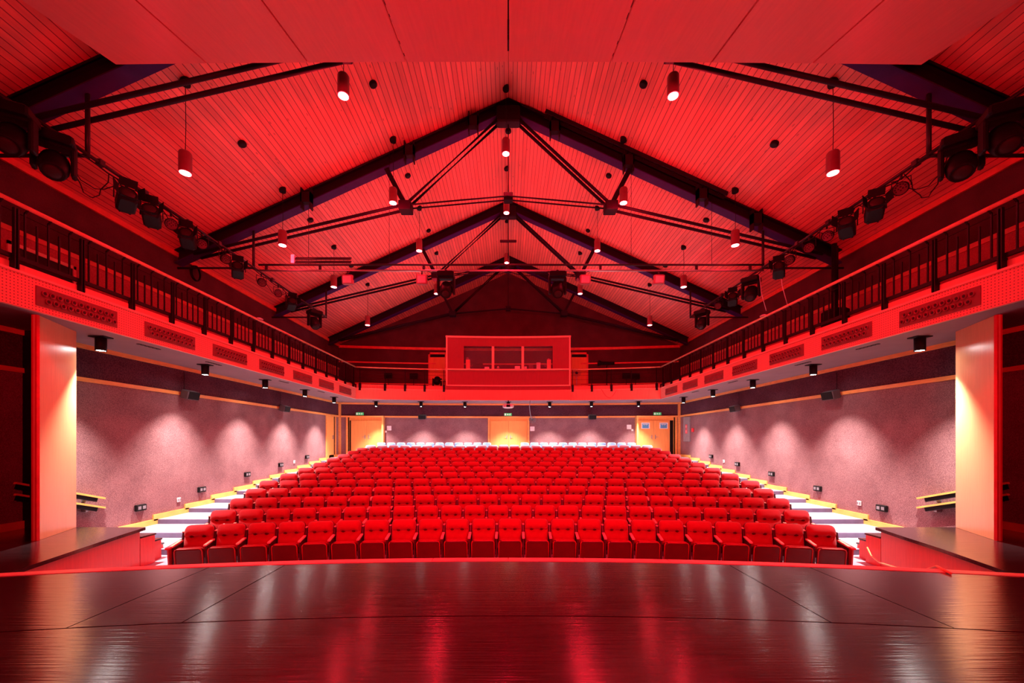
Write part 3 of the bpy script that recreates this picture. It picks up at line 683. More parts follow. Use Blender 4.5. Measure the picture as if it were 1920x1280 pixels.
for (x, Y, row) in DISC:
    n = Vector((-SL * (1 if x > 0 else -1) if x else 0, 0, -1)).normalized()
    tag(MB().lathe((x, Y, roofz(x) + (0.01 if x else -0.03)), n, [(0.085, 0), (0.085, 0.05), (0.06, 0.07)], 16).build('ceiling_speaker', M_BLACK),
        f'small dark round ceiling speaker, {dn[x]} one of the row {rn[row]}', 'ceiling speaker', 'round ceiling speakers')

# ------------------------------------------------------------------ side lighting bars with lanterns
BZ = C + 4.58; BXX = 6.73
for side, s, xw in (('left', -1, XL), ('right', 1, XR)):
    b = thing('lighting_bar', f'long black lighting bar hung along the {side} side under the roof', 'lighting bar', (s * BXX, 0, BZ))
    MB().tube([(0, 3.5, 0), (0, 14.75, 0)], 0.028, 8).build('pipe', M_BAR, b)
    for y in (TY[0] + 0.02, TY[1] + 0.02, TY[2] - 0.2):
        zt = roofz(BXX) - BZ - 0.3
        MB().tube([(0, y, -0.05), (0, y, zt)], 0.032, 8).build('hanger', M_BAR, b)
        MB().tube([(0, y, -0.02), (xw - s * BXX - s * 0.0, y, -0.02)], 0.028, 8).build('wall_bracket', M_BAR, b)
    for k, y in enumerate((4.6, 6.6, 7.4, 8.4, 9.3, 11.4, 12.6, 13.6)):
        MB().bbox(-0.045, 0.045, y - 0.05, y + 0.05, -0.05, 0.05, 0.01).build('clamp', M_BAR, b)
    pts = []
    for i in range(60):
        y = 5.8 + i * 0.15; pts.append((s * -0.02 + 0.02 * math.sin(i), y, -0.05 - 0.05 * abs(math.sin(i * 0.7))))
    MB().tube(pts, 0.012, 5).build('cable_run', M_BLACK, b)
    for (ya, yb_, dr) in ((5.9, 7.0, 0.42), (6.1, 6.8, 0.6), (6.9, 7.7, 0.25), (7.8, 8.7, 0.22), (9.4, 10.3, 0.35), (11.0, 12.2, 0.3), (12.6, 13.6, 0.25)):
        MB().tube([(s * 0.03 + 0.03 * math.sin(3 * t), ya + (yb_ - ya) * t / 10, -0.05 - dr * math.sin(math.pi * t / 10)) for t in range(11)], 0.008, 5).build('cable_loop', M_BLACK, b)

def yoke(par, w, drop, dy=0):
    MB().tube([(-w, dy, -drop), (-w, dy, -0.10), (w, dy, -0.10), (w, dy, -drop)], 0.012, 6).tube([(0, dy, 0.0), (0, dy, -0.11)], 0.022, 8).build('yoke', M_BAR, par)
def fresnel():
    t = thing('stage_lantern', '', 'stage light')
    yoke(t, 0.16, 0.34)
    R = Matrix.Translation((0, 0, -0.34)) @ Matrix.Rotation(math.radians(-22), 4, 'X')
    bd = MB(); bd.bbox(-0.13, 0.13, -0.17, 0.17, -0.12, 0.12, 0.03, M=R); 
    for k in range(5): bd.box(-0.10, 0.10, -0.12 + 0.06 * k, -0.10 + 0.06 * k, 0.12, 0.145, M=R)
    bd.bbox(-0.09, 0.09, 0.17, 0.20, -0.09, 0.09, 0.02, M=R)
    bd.build('body', M_BLACK, t)
    MB().lathe(R @ Vector((0, -0.17, 0)), R.to_3x3() @ Vector((0, -1, 0)), [(0.12, 0), (0.125, 0.03), (0.105, 0.03), (0.10, 0.025)], 16).build('lens_ring', M_BLACK, t)
    MB().lathe(R @ Vector((0, -0.185, 0)), R.to_3x3() @ Vector((0, -1, 0)), [(0.10, 0), (0.09, 0.012), (0.05, 0.022), (0.01, 0.025)], 16).build('lens', M_LENS, t)
    for k, (a, b2) in enumerate((((-0.12, -0.21, 0.12), (0.12, -0.21, 0.12)), ((-0.12, -0.21, -0.12), (0.12, -0.21, -0.12)), ((-0.12, -0.21, -0.12), (-0.12, -0.21, 0.12)), ((0.12, -0.21, -0.12), (0.12, -0.21, 0.12)))):
        m = Vector(((a[0] + b2[0]) / 2, -0.21, (a[2] + b2[2]) / 2)); o = Vector((m.x, 0, m.z)).normalized() * 0.08 + Vector((0, -0.11, 0))
        A, B = Vector(a), Vector(b2)
        q = [R @ A, R @ B, R @ (B * 1.0 + o), R @ (A + o)]
        MB().prism(q, R.to_3x3() @ (Vector((m.x, 0, m.z)).normalized() * 0.004)).build('barn_door', M_BLACK, t)
    return t
def par():
    t = thing('led_lantern', '', 'stage light')
    yoke(t, 0.15, 0.30)
    R = Matrix.Translation((0, 0, -0.30)) @ Matrix.Rotation(math.radians(25), 4, 'X')
    d = R.to_3x3() @ Vector((0, -1, 0)); c = R @ Vector((0, 0.10, 0))
    MB().lathe(c, d, [(0.05, 0), (0.10, 0.02), (0.13, 0.08), (0.135, 0.22), (0.12, 0.225), (0.118, 0.20)], 18).build('body', M_BLACK, t)
    MB().lathe(c + d * 0.195, d, [(0.118, 0), (0.117, 0.006)], 18).build('lens', M_GLASS_RED, t)
    l = MB()
    for i in range(12):
        a = i * 2 * math.pi / 12 if i < 8 else i * math.pi / 2; r = 0.085 if i < 8 else 0.035
        l.lathe(c + d * 0.2 + R.to_3x3() @ Vector((r * math.cos(a), 0, r * math.sin(a))), d, [(0.018, 0), (0.012, 0.008)], 6)
    l.build('led_cluster', M_LENS, t)
    return t
def mover():
    t = thing('moving_light', '', 'moving light')
    MB().bbox(-0.19, 0.19, -0.16, 0.16, -0.16, -0.04, 0.02).build('base', M_BLACK, t)
    MB().bbox(-0.03, 0.03, -0.03, 0.03, -0.05, 0.03, 0.01).build('clamp', M_BAR, t)
    y = MB(); y.bbox(-0.20, -0.15, -0.07, 0.07, -0.52, -0.15, 0.015); y.bbox(0.15, 0.20, -0.07, 0.07, -0.52, -0.15, 0.015); y.bbox(-0.20, 0.20, -0.07, 0.07, -0.19, -0.15, 0.01)
    y.build('yoke', M_BLACK, t)
    R = Matrix.Translation((0, 0, -0.42)) @ Matrix.Rotation(math.radians(55), 4, 'X'); d = R.to_3x3() @ Vector((0, -1, 0)); c = R @ Vector((0, 0.17, 0))
    MB().lathe(c, d, [(0.08, 0), (0.13, 0.03), (0.145, 0.12), (0.14, 0.24), (0.12, 0.32), (0.11, 0.33), (0.10, 0.32)], 18).build('head', M_BLACK, t)
    MB().lathe(c + d * 0.315, d, [(0.10, 0), (0.07, 0.02), (0.02, 0.028)], 18).build('lens', M_LENS, t)
    return t
def flood():
    t = thing('flood_light', '', 'flood light')
    yoke(t, 0.15, 0.22)
    R = Matrix.Translation((0, 0, -0.22)) @ Matrix.Rotation(math.radians(8), 4, 'X')
    MB().bbox(-0.14, 0.14, -0.06, 0.08, -0.12, 0.12, 0.02, M=R).build('body', M_FLOOD, t)
    MB().bbox(-0.105, 0.105, -0.068, -0.055, -0.085, 0.085, 0.006, M=R).build('glass', M_WHITE, t)
    return t
PROTO = {}
def place(kind, loc, rz, label, group):
    if kind not in PROTO:
        o = {'fresnel': fresnel, 'par': par, 'mover': mover, 'flood': flood}[kind](); register(o); PROTO[kind] = o
    else: o = copy_tree(PROTO[kind])
    o.location = loc; o.rotation_euler = (0, 0, rz); o['label'] = label; o['group'] = group
    return o
kn = {'fresnel': 'black barn-door lantern', 'par': 'round black LED lantern', 'mover': 'bulky black moving light'}
for side, s, lst in (('left', -1, ((5.42, 'mover'), (5.93, 'mover'), (7.05, 'fresnel'), (7.55, 'fresnel'), (7.98, 'par'), (8.4, 'fresnel'), (8.78, 'par'), (9.5, 'par'), (9.95, 'fresnel'), (10.9, 'par'), (11.7, 'par'), (12.4, 'fresnel'), (13.9, 'mover'))),
                     ('right', 1, ((5.42, 'mover'), (5.95, 'mover'), (6.85, 'par'), (7.35, 'fresnel'), (7.95, 'fresnel'), (8.45, 'par'), (8.95, 'par'), (9.55, 'par'), (9.95, 'fresnel'), (11.1, 'mover'), (12.0, 'fresnel'), (12.8, 'par'), (13.9, 'mover')))):
    for i, (y, k) in enumerate(lst):
        o = place(k, (s * BXX, y, BZ - 0.02), s * -(0.5 + 0.5 * ((i * 37) % 5) / 5), f'{kn[k]}, {ORD[i]} from the stage on the {side} side bar', f'stage lights on the {side} side bar')
        if y < 6.2: o.scale = (1.15, 1.15, 1.15)
        if y in (7.98, 9.55): o.scale = (0.8, 0.8, 0.8)
for side, s in (('left', -1), ('right', 1)):
    for k, y in enumerate((8.6, 14.1)):
        pass
# cross bar
cb = thing('cross_lighting_bar', 'double horizontal lighting bar spanning the hall between the two side bars', 'lighting bar', (0, 10.42, BZ))
MB().tube([(-6.5, 0, 0), (6.65, 0, 0)], 0.026, 8).build('upper_pipe', M_BAR, cb)
MB().tube([(-6.5, 0, -0.15), (6.65, 0, -0.15)], 0.026, 8).build('lower_pipe', M_ALU, cb)
for x in (-6.3, -4.9, -2.2, 0, 2.4, 4.9, 6.3): MB().box(x - 0.03, x + 0.03, -0.02, 0.02, -0.15, 0).build('spacer', M_BAR, cb)
for x in (-5.2, -3.1, 3.2, 5.3): MB().tube([(x, 0, 0), (x, 0, roofz(x) - BZ - 0.05)], 0.006, 5).build('hanging_wire', M_BAR, cb)
pts = [(-2.1 + 4.2 * i / 24, -0.03, -0.18 - 0.12 * abs(math.sin(i * math.pi / 6))) for i in range(25)]
MB().tube(pts, 0.009, 5).build('cable_run', M_BLACK, cb)
for i, (x, k, lab) in enumerate(((-4.18, 'flood', 'pale square flood light at the left outer part of the cross bar'), (-2.25, 'flood', 'dark square flood light beside the left moving head on the cross bar'),
                                 (-1.62, 'mover', 'moving head light hanging on the left half of the cross bar'), (1.28, 'mover', 'moving head light hanging on the right half of the cross bar'),
                                 (2.0, 'flood', 'dark square flood light beside the right moving head on the cross bar'), (3.92, 'flood', 'pale square flood light at the right outer part of the cross bar'))):
    place(k, (x, 10.42, BZ - 0.17), 0, lab, 'lights on the cross bar')
tb = thing('batten_stack', 'stack of horizontal tubes lying on the left part of the cross bar', 'batten', (-4.85, 10.42, BZ))
for k in range(4): MB().tube([(-0.75, 0.04 * (k % 2), 0.06 + 0.045 * k), (0.75, 0.04 * (k % 2), 0.06 + 0.045 * k)], 0.022, 8).build('tube', M_BAR, tb)
MB().bbox(-0.80, -0.70, -0.04, 0.08, 0.03, 0.26, 0.01).build('end_clip', M_WHITE, tb)
hb = thing('hanging_bar', 'thin cross-shaped bar hanging from the ridge behind the cross bar', 'bar', (0.0, 14.0, C + 6.98))
MB().tube([(0, 0, -0.6), (0, 0, RIDGE - C - 6.98)], 0.02, 6).build('rod', M_STEELD, hb); MB().bbox(-0.29, 0.29, -0.03, 0.03, -0.04, 0.04, 0.01).build('arm', M_STEELD, hb)
# loose bits on rails and bars
for side, s, x, y in (('left', -1, XF + 0.02, 11.6), ('right', 1, XF + 0.02, 11.3)):
    tag(MB().lathe((s * x, y, HR + 0.025), (0, 0, 1), [(0.10, 0), (0.10, 0.02), (0.05, 0.045)], 14).build('rail_sensor', M_WHITE), f'small white disc sitting on the {side} balcony handrail', 'sensor')
coil = MB()
for k in range(3): coil.tube([(XL + 0.08 + 0.02 * k, 11.05 + (0.17 - 0.01 * k) * math.cos(a), C + 4.62 + 0.20 * math.sin(a)) for a in [i * math.pi / 8 for i in range(16)]], 0.016, 6, closed=True)
tag(coil.build('cable_coil', M_BLACK), 'black coil of cable hanging on the upper left wall', 'cable')
bm = thing('boom_stand', 'black double-pole lighting boom standing on the right balcony by the wall', 'stand', (8.15, 10.0, FTOP))
MB().tube([(0, 0, 0), (0, 0, 2.45)], 0.06, 8).build('pole', M_BLACK, bm); MB().tube([(0.22, 0.25, 0), (0.22, 0.25, 2.5)], 0.07, 8).build('pole', M_BLACK, bm)
for a in range(4): MB().tube([(0.1, 0.1, 0.3), (0.1 + 0.35 * math.cos(a * 1.57 + .7), 0.1 + 0.35 * math.sin(a * 1.57 + .7), 0.02)], 0.02, 6).build('foot', M_BLACK, bm)
MB().bbox(-0.1, 0.35, -0.1, 0.35, 0.25, 0.85, 0.05).build('cable_bundle', M_BLACK, bm)
for k, (x, y) in enumerate(((6.78, 10.8), (7.0, 10.3))):
    tag(MB().tube([(x, y, BZ - 0.05), (x + 0.05, y, C + 4.0), (x + 0.22, y + 0.05, HR + 0.03)], 0.008, 5).build('rigging_line', M_WHITE), f'pale cord drooping from the right side bar to the handrail, {"farther" if k == 0 else "nearer"} one', 'rope')
tag(MB().tube([(4.5 + 0.75 * t / 10, yfas(5) - 0.03, FTOP + 0.02 - 0.42 * math.sin(math.pi * t / 10)) for t in range(11)], 0.012, 5).build('looped_cable', M_REDP), 'cable hanging in a loop over the rear balcony front', 'cable')
# balcony clutter
fn = thing('pedestal_fan', 'pedestal fan on the rear balcony just beside the control booth', 'fan', (3.45, 20.2, FTOP))
MB().lathe((0, 0, 0), (0, 0, 1), [(0.18, 0), (0.16, 0.03), (0.02, 0.05), (0.02, 0.8)], 12).build('stand', M_WHITE, fn)
fc = MB()
for r in (0.08, 0.14, 0.20): fc.tube([(r * math.cos(a), -0.08, 0.95 + r * math.sin(a)) for a in [i * math.pi / 8 for i in range(16)]], 0.006, 5, closed=True)
for a in range(8): fc.tube([(0, -0.08, 0.95), (0.2 * math.cos(a * math.pi / 4), -0.08, 0.95 + 0.2 * math.sin(a * math.pi / 4))], 0.004, 4)
fc.build('guard', M_GREY, fn); MB().lathe((0, -0.06, 0.95), (0, 1, 0), [(0.05, 0), (0.07, 0.05), (0.05, 0.16)], 12).build('motor', M_BLACK, fn)
fs_ = thing('follow_spot', 'black follow spot lying level on its stand at the right of the rear balcony', 'stage light', (5.0, 20.3, FTOP))
MB().tube([(0, 0, 0), (0, 0, 1.35)], 0.025, 8).build('stand', M_BLACK, fs_); MB().lathe((-0.45, 0, 1.47), (1, 0, 0), [(0.13, 0), (0.14, 0.1), (0.08, 0.18), (0.07, 0.75), (0.09, 0.82)], 14).build('body', M_BLACK, fs_)
for a in range(3): MB().tube([(0, 0, 0.4), (0.3 * math.cos(a * 2.09), 0.3 * math.sin(a * 2.09), 0.01)], 0.012, 6).build('foot', M_BLACK, fs_)
for k, (x, y) in enumerate(((-6.0, 20.0), (-4.75, 20.1), (5.9, 20.0), (6.4, 20.1))):
    ms = thing('music_stand', ['dark stand nearest the left corner on the rear balcony', 'dark stand midway along the left rear balcony', 'dark stand halfway along the right rear balcony', 'dark stand nearest the right corner on the rear balcony'][k], 'stand', (x, y, FTOP))
    MB().tube([(0, 0, 0.25), (0, 0, 0.9)], 0.015, 6).build('pole', M_BLACK, ms); MB().bbox(-0.2, 0.2, -0.03, 0.0, 0.62, 0.92, 0.005).build('desk', M_BLACK, ms)
    for a in range(3): MB().tube([(0, 0, 0.3), (0.25 * math.cos(a * 2.09), 0.25 * math.sin(a * 2.09), 0.01)], 0.012, 6).build('foot', M_BLACK, ms)
ml = copy_tree(PROTO['mover']); ml.location = (-3.55, 19.95, FTOP + 0.0); ml.rotation_euler = (math.pi, 0, 0); ml.location.z = FTOP + 0.16 + 0.0
ml.location.z = FTOP + 0.04 + 0.0; ml['label'] = 'black moving light standing on the rear balcony floor just left of the booth'; ml['group'] = 'balcony lights'
stl = thing('stool', 'small stool behind the rear balustrade next to the booth on the left', 'stool', (-3.22, 19.9, FTOP))
MB().lathe((0, 0, 0.5), (0, 0, 1), [(0.15, 0), (0.15, 0.03)], 14).build('seat', M_TRIM, stl)
for a in range(4): MB().tube([(0.1 * math.cos(a * 1.57), 0.1 * math.sin(a * 1.57), 0.5), (0.15 * math.cos(a * 1.57), 0.15 * math.sin(a * 1.57), 0.01)], 0.012, 6).build('leg', M_ALU, stl)
# internal window on the upper left wall
wf = struct('window_1', MB().box(XL, XL + 0.04, 6.95, 8.05, C + 2.75, C + 2.81).box(XL, XL + 0.04, 6.95, 8.05, C + 3.43, C + 3.49).box(XL, XL + 0.04, 6.95, 7.0, C + 2.75, C + 3.49).box(XL, XL + 0.04, 8.0, 8.05, C + 2.75, C + 3.49), M_LIP)
MB().box(XL, XL + 0.015, 7.0, 8.0, C + 2.81, C + 3.43).build('pane', M_LENS, wf)

# ------------------------------------------------------------------ downlights under the balcony
DL = []
for s, side in ((-1, 'left'), (1, 'right')):
    for i, y in enumerate((7.62, 10.4, 12.97, 15.5, 18.1)): DL.append((s * ((7.76 if i == 0 else 7.88) if s < 0 else (7.84 if i == 0 else 7.93)), y, f'{ORD[i]} from the stage under the {side} balcony'))
for i, x in enumerate((-6.6, -4.4, -2.2, 0.0, 2.1, 4.2, 6.5)): DL.append((x, yback(x) - 1.0, f'{ORD[i]} from the left along the rear balcony soffit'))
for (x, y, nm) in DL:
    t = thing('soffit_downlight', f'black cylindrical white downlight, {nm}', 'downlight', (x, y, SOF), 0, 'downlights under the balcony')
    MB().bbox(-0.15, 0.15, -0.10, 0.10, -0.02, 0, 0.004).build('mounting_plate', M_BLACK, t)
    hs = MB()
    prof = [(0.06, -0.02), (0.085, -0.03), (0.085, -0.27), (0.078, -0.27), (0.075, -0.235)]
    hs.lathe((0, 0, 0), (0, 0, 1), prof, 18); hs.build('housing', M_BLACK, t)
    MB().lathe((0, 0, -0.262), (0, 0, 1), [(0.068, 0), (0.068, 0.006)], 18).build('lens', M_DLENS, t)
    spot_light((x, y, SOF - 0.285), (x + (0.0), y + 0.0, 0), P_DOWN, WHITE, 86, 1.0, 0.03, 'downlight')
# soffit air slots
for side, s in (('left', -1), ('right', 1)):
    for i, y in enumerate((8.15, 10.0, 13.2, 15.9)):
        g = MB()
        for k in range(6): g.box(s * 7.55 - 0.03, s * 7.55 + 0.03, y + 0.09 * k, y + 0.09 * k + 0.06, SOF - 0.012, SOF)
        tag(g.build('soffit_vent', M_BORE), f'row of small dark air slots in the {side} soffit, {ORD[i]} from the stage', 'vent', 'air slots in the soffits')
# wall loudspeakers
def wallspeaker(loc, rz, label, side=0):
    t = thing('wall_loudspeaker', label, 'loudspeaker', loc, rz, 'loudspeakers on the walls')
    R = Matrix.Rotation(math.radians(14), 4, 'X')
    MB().bbox(-0.20, 0.20, -0.30, -0.08, -0.13, 0.10, 0.02, M=R).build('cabinet', M_SPK, t)
    MB().bbox(-0.185, 0.185, -0.312, -0.30, -0.115, 0.085, 0.008, M=R).build('grille', M_BLACK, t)
    MB().bbox(-0.05, 0.05, -0.10, 0, -0.03, 0.09, 0.01).build('bracket', M_BLACK, t)
    MB().tube([(0, -0.02, 0.08), (0, -0.02, 0.55)], 0.006, 5).build('cable', M_BLACK, t)
for side, s, xw in (('left', -1, XL), ('right', 1, XR)):
    for k, y in enumerate((10.75, 15.3)):
        wallspeaker((xw, y, TR0 + 0.02), s * -math.pi / 2 if False else (math.pi / 2 if s < 0 else -math.pi / 2), f'black loudspeaker on the {side} wall, {"nearer" if k == 0 else "farther from"} the stage')
for x, nm in ((-4.5, 'left'), (4.4, 'right')):
    wallspeaker((x, yback(x) - 0.04, TR0 + 0.04), 0, f'black loudspeaker on the rear wall to the {nm} of the middle door')
# projector under the booth
pj = thing('projector', 'rounded projector hanging under the control booth above the middle door', 'projector', (0.0, 19.62, C + 1.70))
MB().lathe((0, 0, -0.10), (0, 0, 1), [(0.20, 0), (0.27, 0.03), (0.28, 0.12), (0.20, 0.19), (0.06, 0.21)], 20).build('body', M_PROJ, pj)
MB().bbox(-0.09, 0.09, -0.30, -0.2, -0.07, 0.05, 0.01).build('lens_housing', M_BLACK, pj)
MB().tube([(0, 0, 0.1), (0, 0, 0.28)], 0.025, 8).build('ceiling_mount', M_BLACK, pj)
tag(MB().tube([(1.08, 19.6, SOF - 0.02), (1.05, 19.9, C + 1.7), (1.15, 20.6, C + 1.3), (1.24, 20.85, C + 1.12)], 0.018, 6).build('loose_cable', M_GREY), 'grey cable drooping from the soffit beside the projector', 'cable')
mb = thing('wall_fan', 'dark round wall fan mounted beside the middle rear door', 'fan', (1.28, yback(1.3) - 0.12, C + 1.12))
g = MB()
for r in (0.07, 0.13, 0.18): g.tube([(r * math.cos(a), 0, r * math.sin(a)) for a in [i * math.pi / 8 for i in range(16)]], 0.007, 5, closed=True)
for a in range(8): g.tube([(0, 0, 0), (0.18 * math.cos(a * math.pi / 4), 0, 0.18 * math.sin(a * math.pi / 4))], 0.005, 4)
g.build('guard', M_GREY, mb); MB().lathe((0, 0, 0), (0, 1, 0), [(0.04, 0), (0.05, 0.11)], 10).build('motor', M_BLACK, mb)
# exit signs
for k, x in enumerate((-7.72, -0.02, 7.75)):
    y = yback(x)
    e = thing('exit_sign', f'small green exit sign with a running figure above the {["left", "middle", "right"][k]} rear door', 'exit sign', (x, y, C + 1.40))
    MB().bbox(-0.20, 0.20, -0.035, 0, -0.07, 0.07, 0.006).build('sign_box', M_GREEN, e)
    p = MB(); p.box(-0.17, -0.10, -0.038, -0.034, -0.05, 0.05); 
    p.prism([(-0.06, -0.038, 0.0), (-0.01, -0.038, 0.045), (-0.01, -0.038, -0.045)], (0, 0.004, 0)); p.box(-0.012, 0.05, -0.038, -0.034, -0.012, 0.012)
    R = Matrix.Translation((0.11, -0.036, 0))
    p.lathe((0.12, -0.034, 0.042), (0, -1, 0), [(0.012, 0), (0.012, 0.004)], 8)
    p.bar((0.12, -0.036, 0.03), (0.10, -0.036, -0.01), 0.004, 0.022, (1, 0, 0)); p.bar((0.10, -0.036, -0.01), (0.13, -0.036, -0.05), 0.004, 0.012, (1, 0, 0)); p.bar((0.10, -0.036, -0.01), (0.07, -0.036, -0.045), 0.004, 0.012, (1, 0, 0)); p.bar((0.115, -0.036, 0.02), (0.15, -0.036, 0.0), 0.004, 0.010, (1, 0, 0)); p.bar((0.115, -0.036, 0.02), (0.08, -0.036, 0.01), 0.004, 0.010, (1, 0, 0))
    p.build('pictogram', M_SIGNW, e)
# small plates and outlets
for x, z, nm in ((-6.25, 0.66, 'beside the left rear door'), (1.28, 0.64, 'beside the middle rear door'), (6.33, 0.72, 'beside the right rear door')):
    y = yback(x)
    w = tag(MB().bbox(x - 0.12, x + 0.12, y - 0.03, y, C + z - 0.12, C + z + 0.12, 0.01).build('wall_plate', M_WHITE), f'square white wall panel {nm}', 'wall panel')
    MB().bbox(x - 0.08, x + 0.08, y - 0.034, y - 0.029, C + z - 0.08, C + z + 0.08, 0.003).build('cover', M_WHITE, w)
for x, z, nm in ((-6.42, 0.48, 'left'), (6.5, 0.56, 'right')):
    y = yback(x); tag(MB().bbox(x - 0.05, x + 0.05, y - 0.02, y, C + z - 0.05, C + z + 0.05, 0.005).build('light_switch', M_WHITE), f'small white switch just beneath the wall panel by the {nm} rear door', 'switch')
def wallbox(xw, s, y, z, label, white=False):
    w, h, m = (0.06, 0.06, M_WHITE) if white else (0.13, 0.075, M_BLACK)
    b = tag(MB().bbox(*sorted((xw, xw + s * (0.03 if white else 0.07))), y - w, y + w, z - h, z + h, 0.01).build('power_socket' if white else 'socket_box', m), label, 'socket' if white else 'outlet box', None if white else 'black outlet boxes on the side walls')
    xx = xw + s * (0.03 if white else 0.07)
    g = MB()
    for q in (-1, 1): g.bbox(*sorted((xx, xx + s * 0.004)), y + q * w * 0.45 - w * 0.3, y + q * w * 0.45 + w * 0.3, z - h * 0.5, z + h * 0.5, 0.001)
    g.build('cover', M_GREY, b)
for side, xw, s, bl, wh in (('left', XL, 1, ((9.46, -1.58), (11.35, -1.38), (13.33, -1.12), (15.3, -0.92), (17.3, -0.70)), ((10.58, -1.56), (16.3, -0.86))),
                            ('right', XR, -1, ((9.44, -1.59), (11.4, -1.36), (13.4, -1.11), (15.4, -0.90), (17.4, -0.68)), ((10.07, -1.57), (16.4, -0.84)))):
    for i, (y, z) in enumerate(bl): wallbox(xw, s, y, C + z, f'black outlet box low on the {side} wall, {ORD[i]} from the stage')
    for i, (y, z) in enumerate(wh): wallbox(xw, s, y, C + z, f'small white socket low on the {side} wall, {"nearer" if i == 0 else "farther from"} the stage', True)
# cabinet on the right wall
rc = thing('hose_cabinet', 'tall grey wall cabinet with red fire pictograms near the rear right corner', 'cabinet', (XR - 0.002, 19.75, C + 0.58))
MB().bbox(-0.06, 0, -0.35, 0.35, -0.62, 0.60, 0.008).build('cabinet_door', M_GREY, rc)
p = MB(); p.box(-0.064, -0.059, -0.11, 0.11, 0.02, 0.22); p.box(-0.064, -0.059, -0.11, 0.11, -0.22, -0.02); p.build('red_pictogram', M_REDP, rc)
p = MB(); p.tube([(-0.066, 0.05 * math.cos(a), 0.12 + 0.05 * math.sin(a)) for a in [i * math.pi / 6 for i in range(12)]], 0.01, 5, closed=True); p.box(-0.069, -0.063, -0.02, 0.02, -0.18, -0.06); p.build('white_symbol', M_WHITE, rc)
fa = tag(MB().bbox(XR - 0.07, XR, 19.05, 19.2, C + 0.42, C + 0.60, 0.01).build('fire_call_point', M_REDP), 'small red fire call point beside the grey cabinet', 'call point')
# handrails on the wing stairs
for side, s, xw in (('left', -1, XL), ('right', 1, XR)):
    for q, dz in (('upper', 0), ('lower', -0.20)):
        xx = xw - s * 0.10
        h = thing('stair_handrail', f'{q} sloping wooden handrail on the {side} wall above the stage stair', 'handrail', (xx, 0, 0))
        A = (0, 7.0, C - 0.74 + dz); B = (0, 8.55, C - 1.23 + dz)
        MB().bar(A, B, 0.055, 0.035).build('rail', M_SKIRT, h)
        MB().bar((0, 7.0, A[2] - 0.06), (0, 8.4, B[2] - 0.01), 0.012, 0.09).build('backing_bar', M_BLACK, h)
        for y in (7.3, 8.2): 
            zc = A[2] + (B[2] - A[2]) * (y - 7.0) / 1.55 - 0.1
            MB().bbox(*sorted((0, s * 0.10)), y - 0.03, y + 0.03, zc - 0.04, zc + 0.03, 0.006).build('bracket', M_GREY, h)
tag(MB().tube([(6.66, 7.42, 0.5), (6.60, 7.28, 0.39), (6.45, 6.95, 0.36), (6.1, 6.27, 0.48), (5.6, 5.4, 0.72), (5.28, 4.93, 0.93), (5.2, 4.70, 0.915)], 0.014, 6).build('extension_cable', M_ORANGE), 'thin orange cable running from the right stair over the stage lip', 'cable')

# ------------------------------------------------------------------ seats
def pad(W, H, front, back, nx=14, ny=18, top_r=0.07, bot_r=0.0, taper=0.0):
    vs = []; fs = []
    vv = [i / ny for i in range(ny + 1)]
    def hw(z, v):
        w = W / 2 - taper * v
        if top_r and z > H - top_r: w -= top_r - math.sqrt(max(0, top_r ** 2 - (z - (H - top_r)) ** 2))
        if bot_r and z < bot_r: w -= bot_r - math.sqrt(max(0, bot_r ** 2 - (bot_r - z) ** 2))
        return w
    for lay in (0, 1):
        for v in vv:
            v2 = 1 - (1 - v) ** 1.35 if top_r else v; z = H * v2; w = hw(z, v2)
            for i in range(nx + 1):
                u = -1 + 2 * i / nx
                vs.append((u * w, front(u, v2) if lay == 0 else back(u, v2), z))
    n = nx + 1; N = n * (ny + 1)
    for j in range(ny):
        for i in range(nx):
            a = j * n + i
            fs += [(a, a + 1, a + n + 1, a + n), (N + a + n, N + a + n + 1, N + a + 1, N + a)]
    for j in range(ny): fs += [(j * n, (j + 1) * n, N + (j + 1) * n, N + j * n), (j * n + nx, N + j * n + nx, N + (j + 1) * n + nx, (j + 1) * n + nx)]
    for i in range(nx): fs += [(i, N + i, N + i + 1, i + 1), (ny * n + i, ny * n + i + 1, N + ny * n + i + 1, N + ny * n + i)]
    return vs, fs
def edge(u, v, p=6): return max(0.0, 1 - abs(u) ** p) ** 0.5 * max(0.0, 1 - abs(2 * v - 1) ** (p + 4)) ** 0.5
def bfront(u, v):
    up = max(0.0, math.sin(math.pi * min(1, max(0, (v - 0.54) / 0.46)))) ** 0.75; lo = max(0.0, math.sin(math.pi * min(1, max(0, v / 0.54)))) ** 0.5
    y = -0.022 - (0.092 * edge(u, v) * up if v > 0.54 else 0.050 * edge(u, v) * lo)
    for uc in (-0.42, 0.42): y += 0.062 * math.exp(-((u - uc) ** 2) / 0.020 - ((v - 0.59) ** 2) / 0.008)
    return y + 0.012 * (u * u - 1) * -0.5
BT = Matrix.Translation((0, -0.07, 0.455)) @ Matrix.Rotation(math.radians(-11), 4, 'X')
BT = Matrix.Translation((0, -0.085, 0.455)) @ Matrix.Rotation(math.radians(-11), 4, 'X')
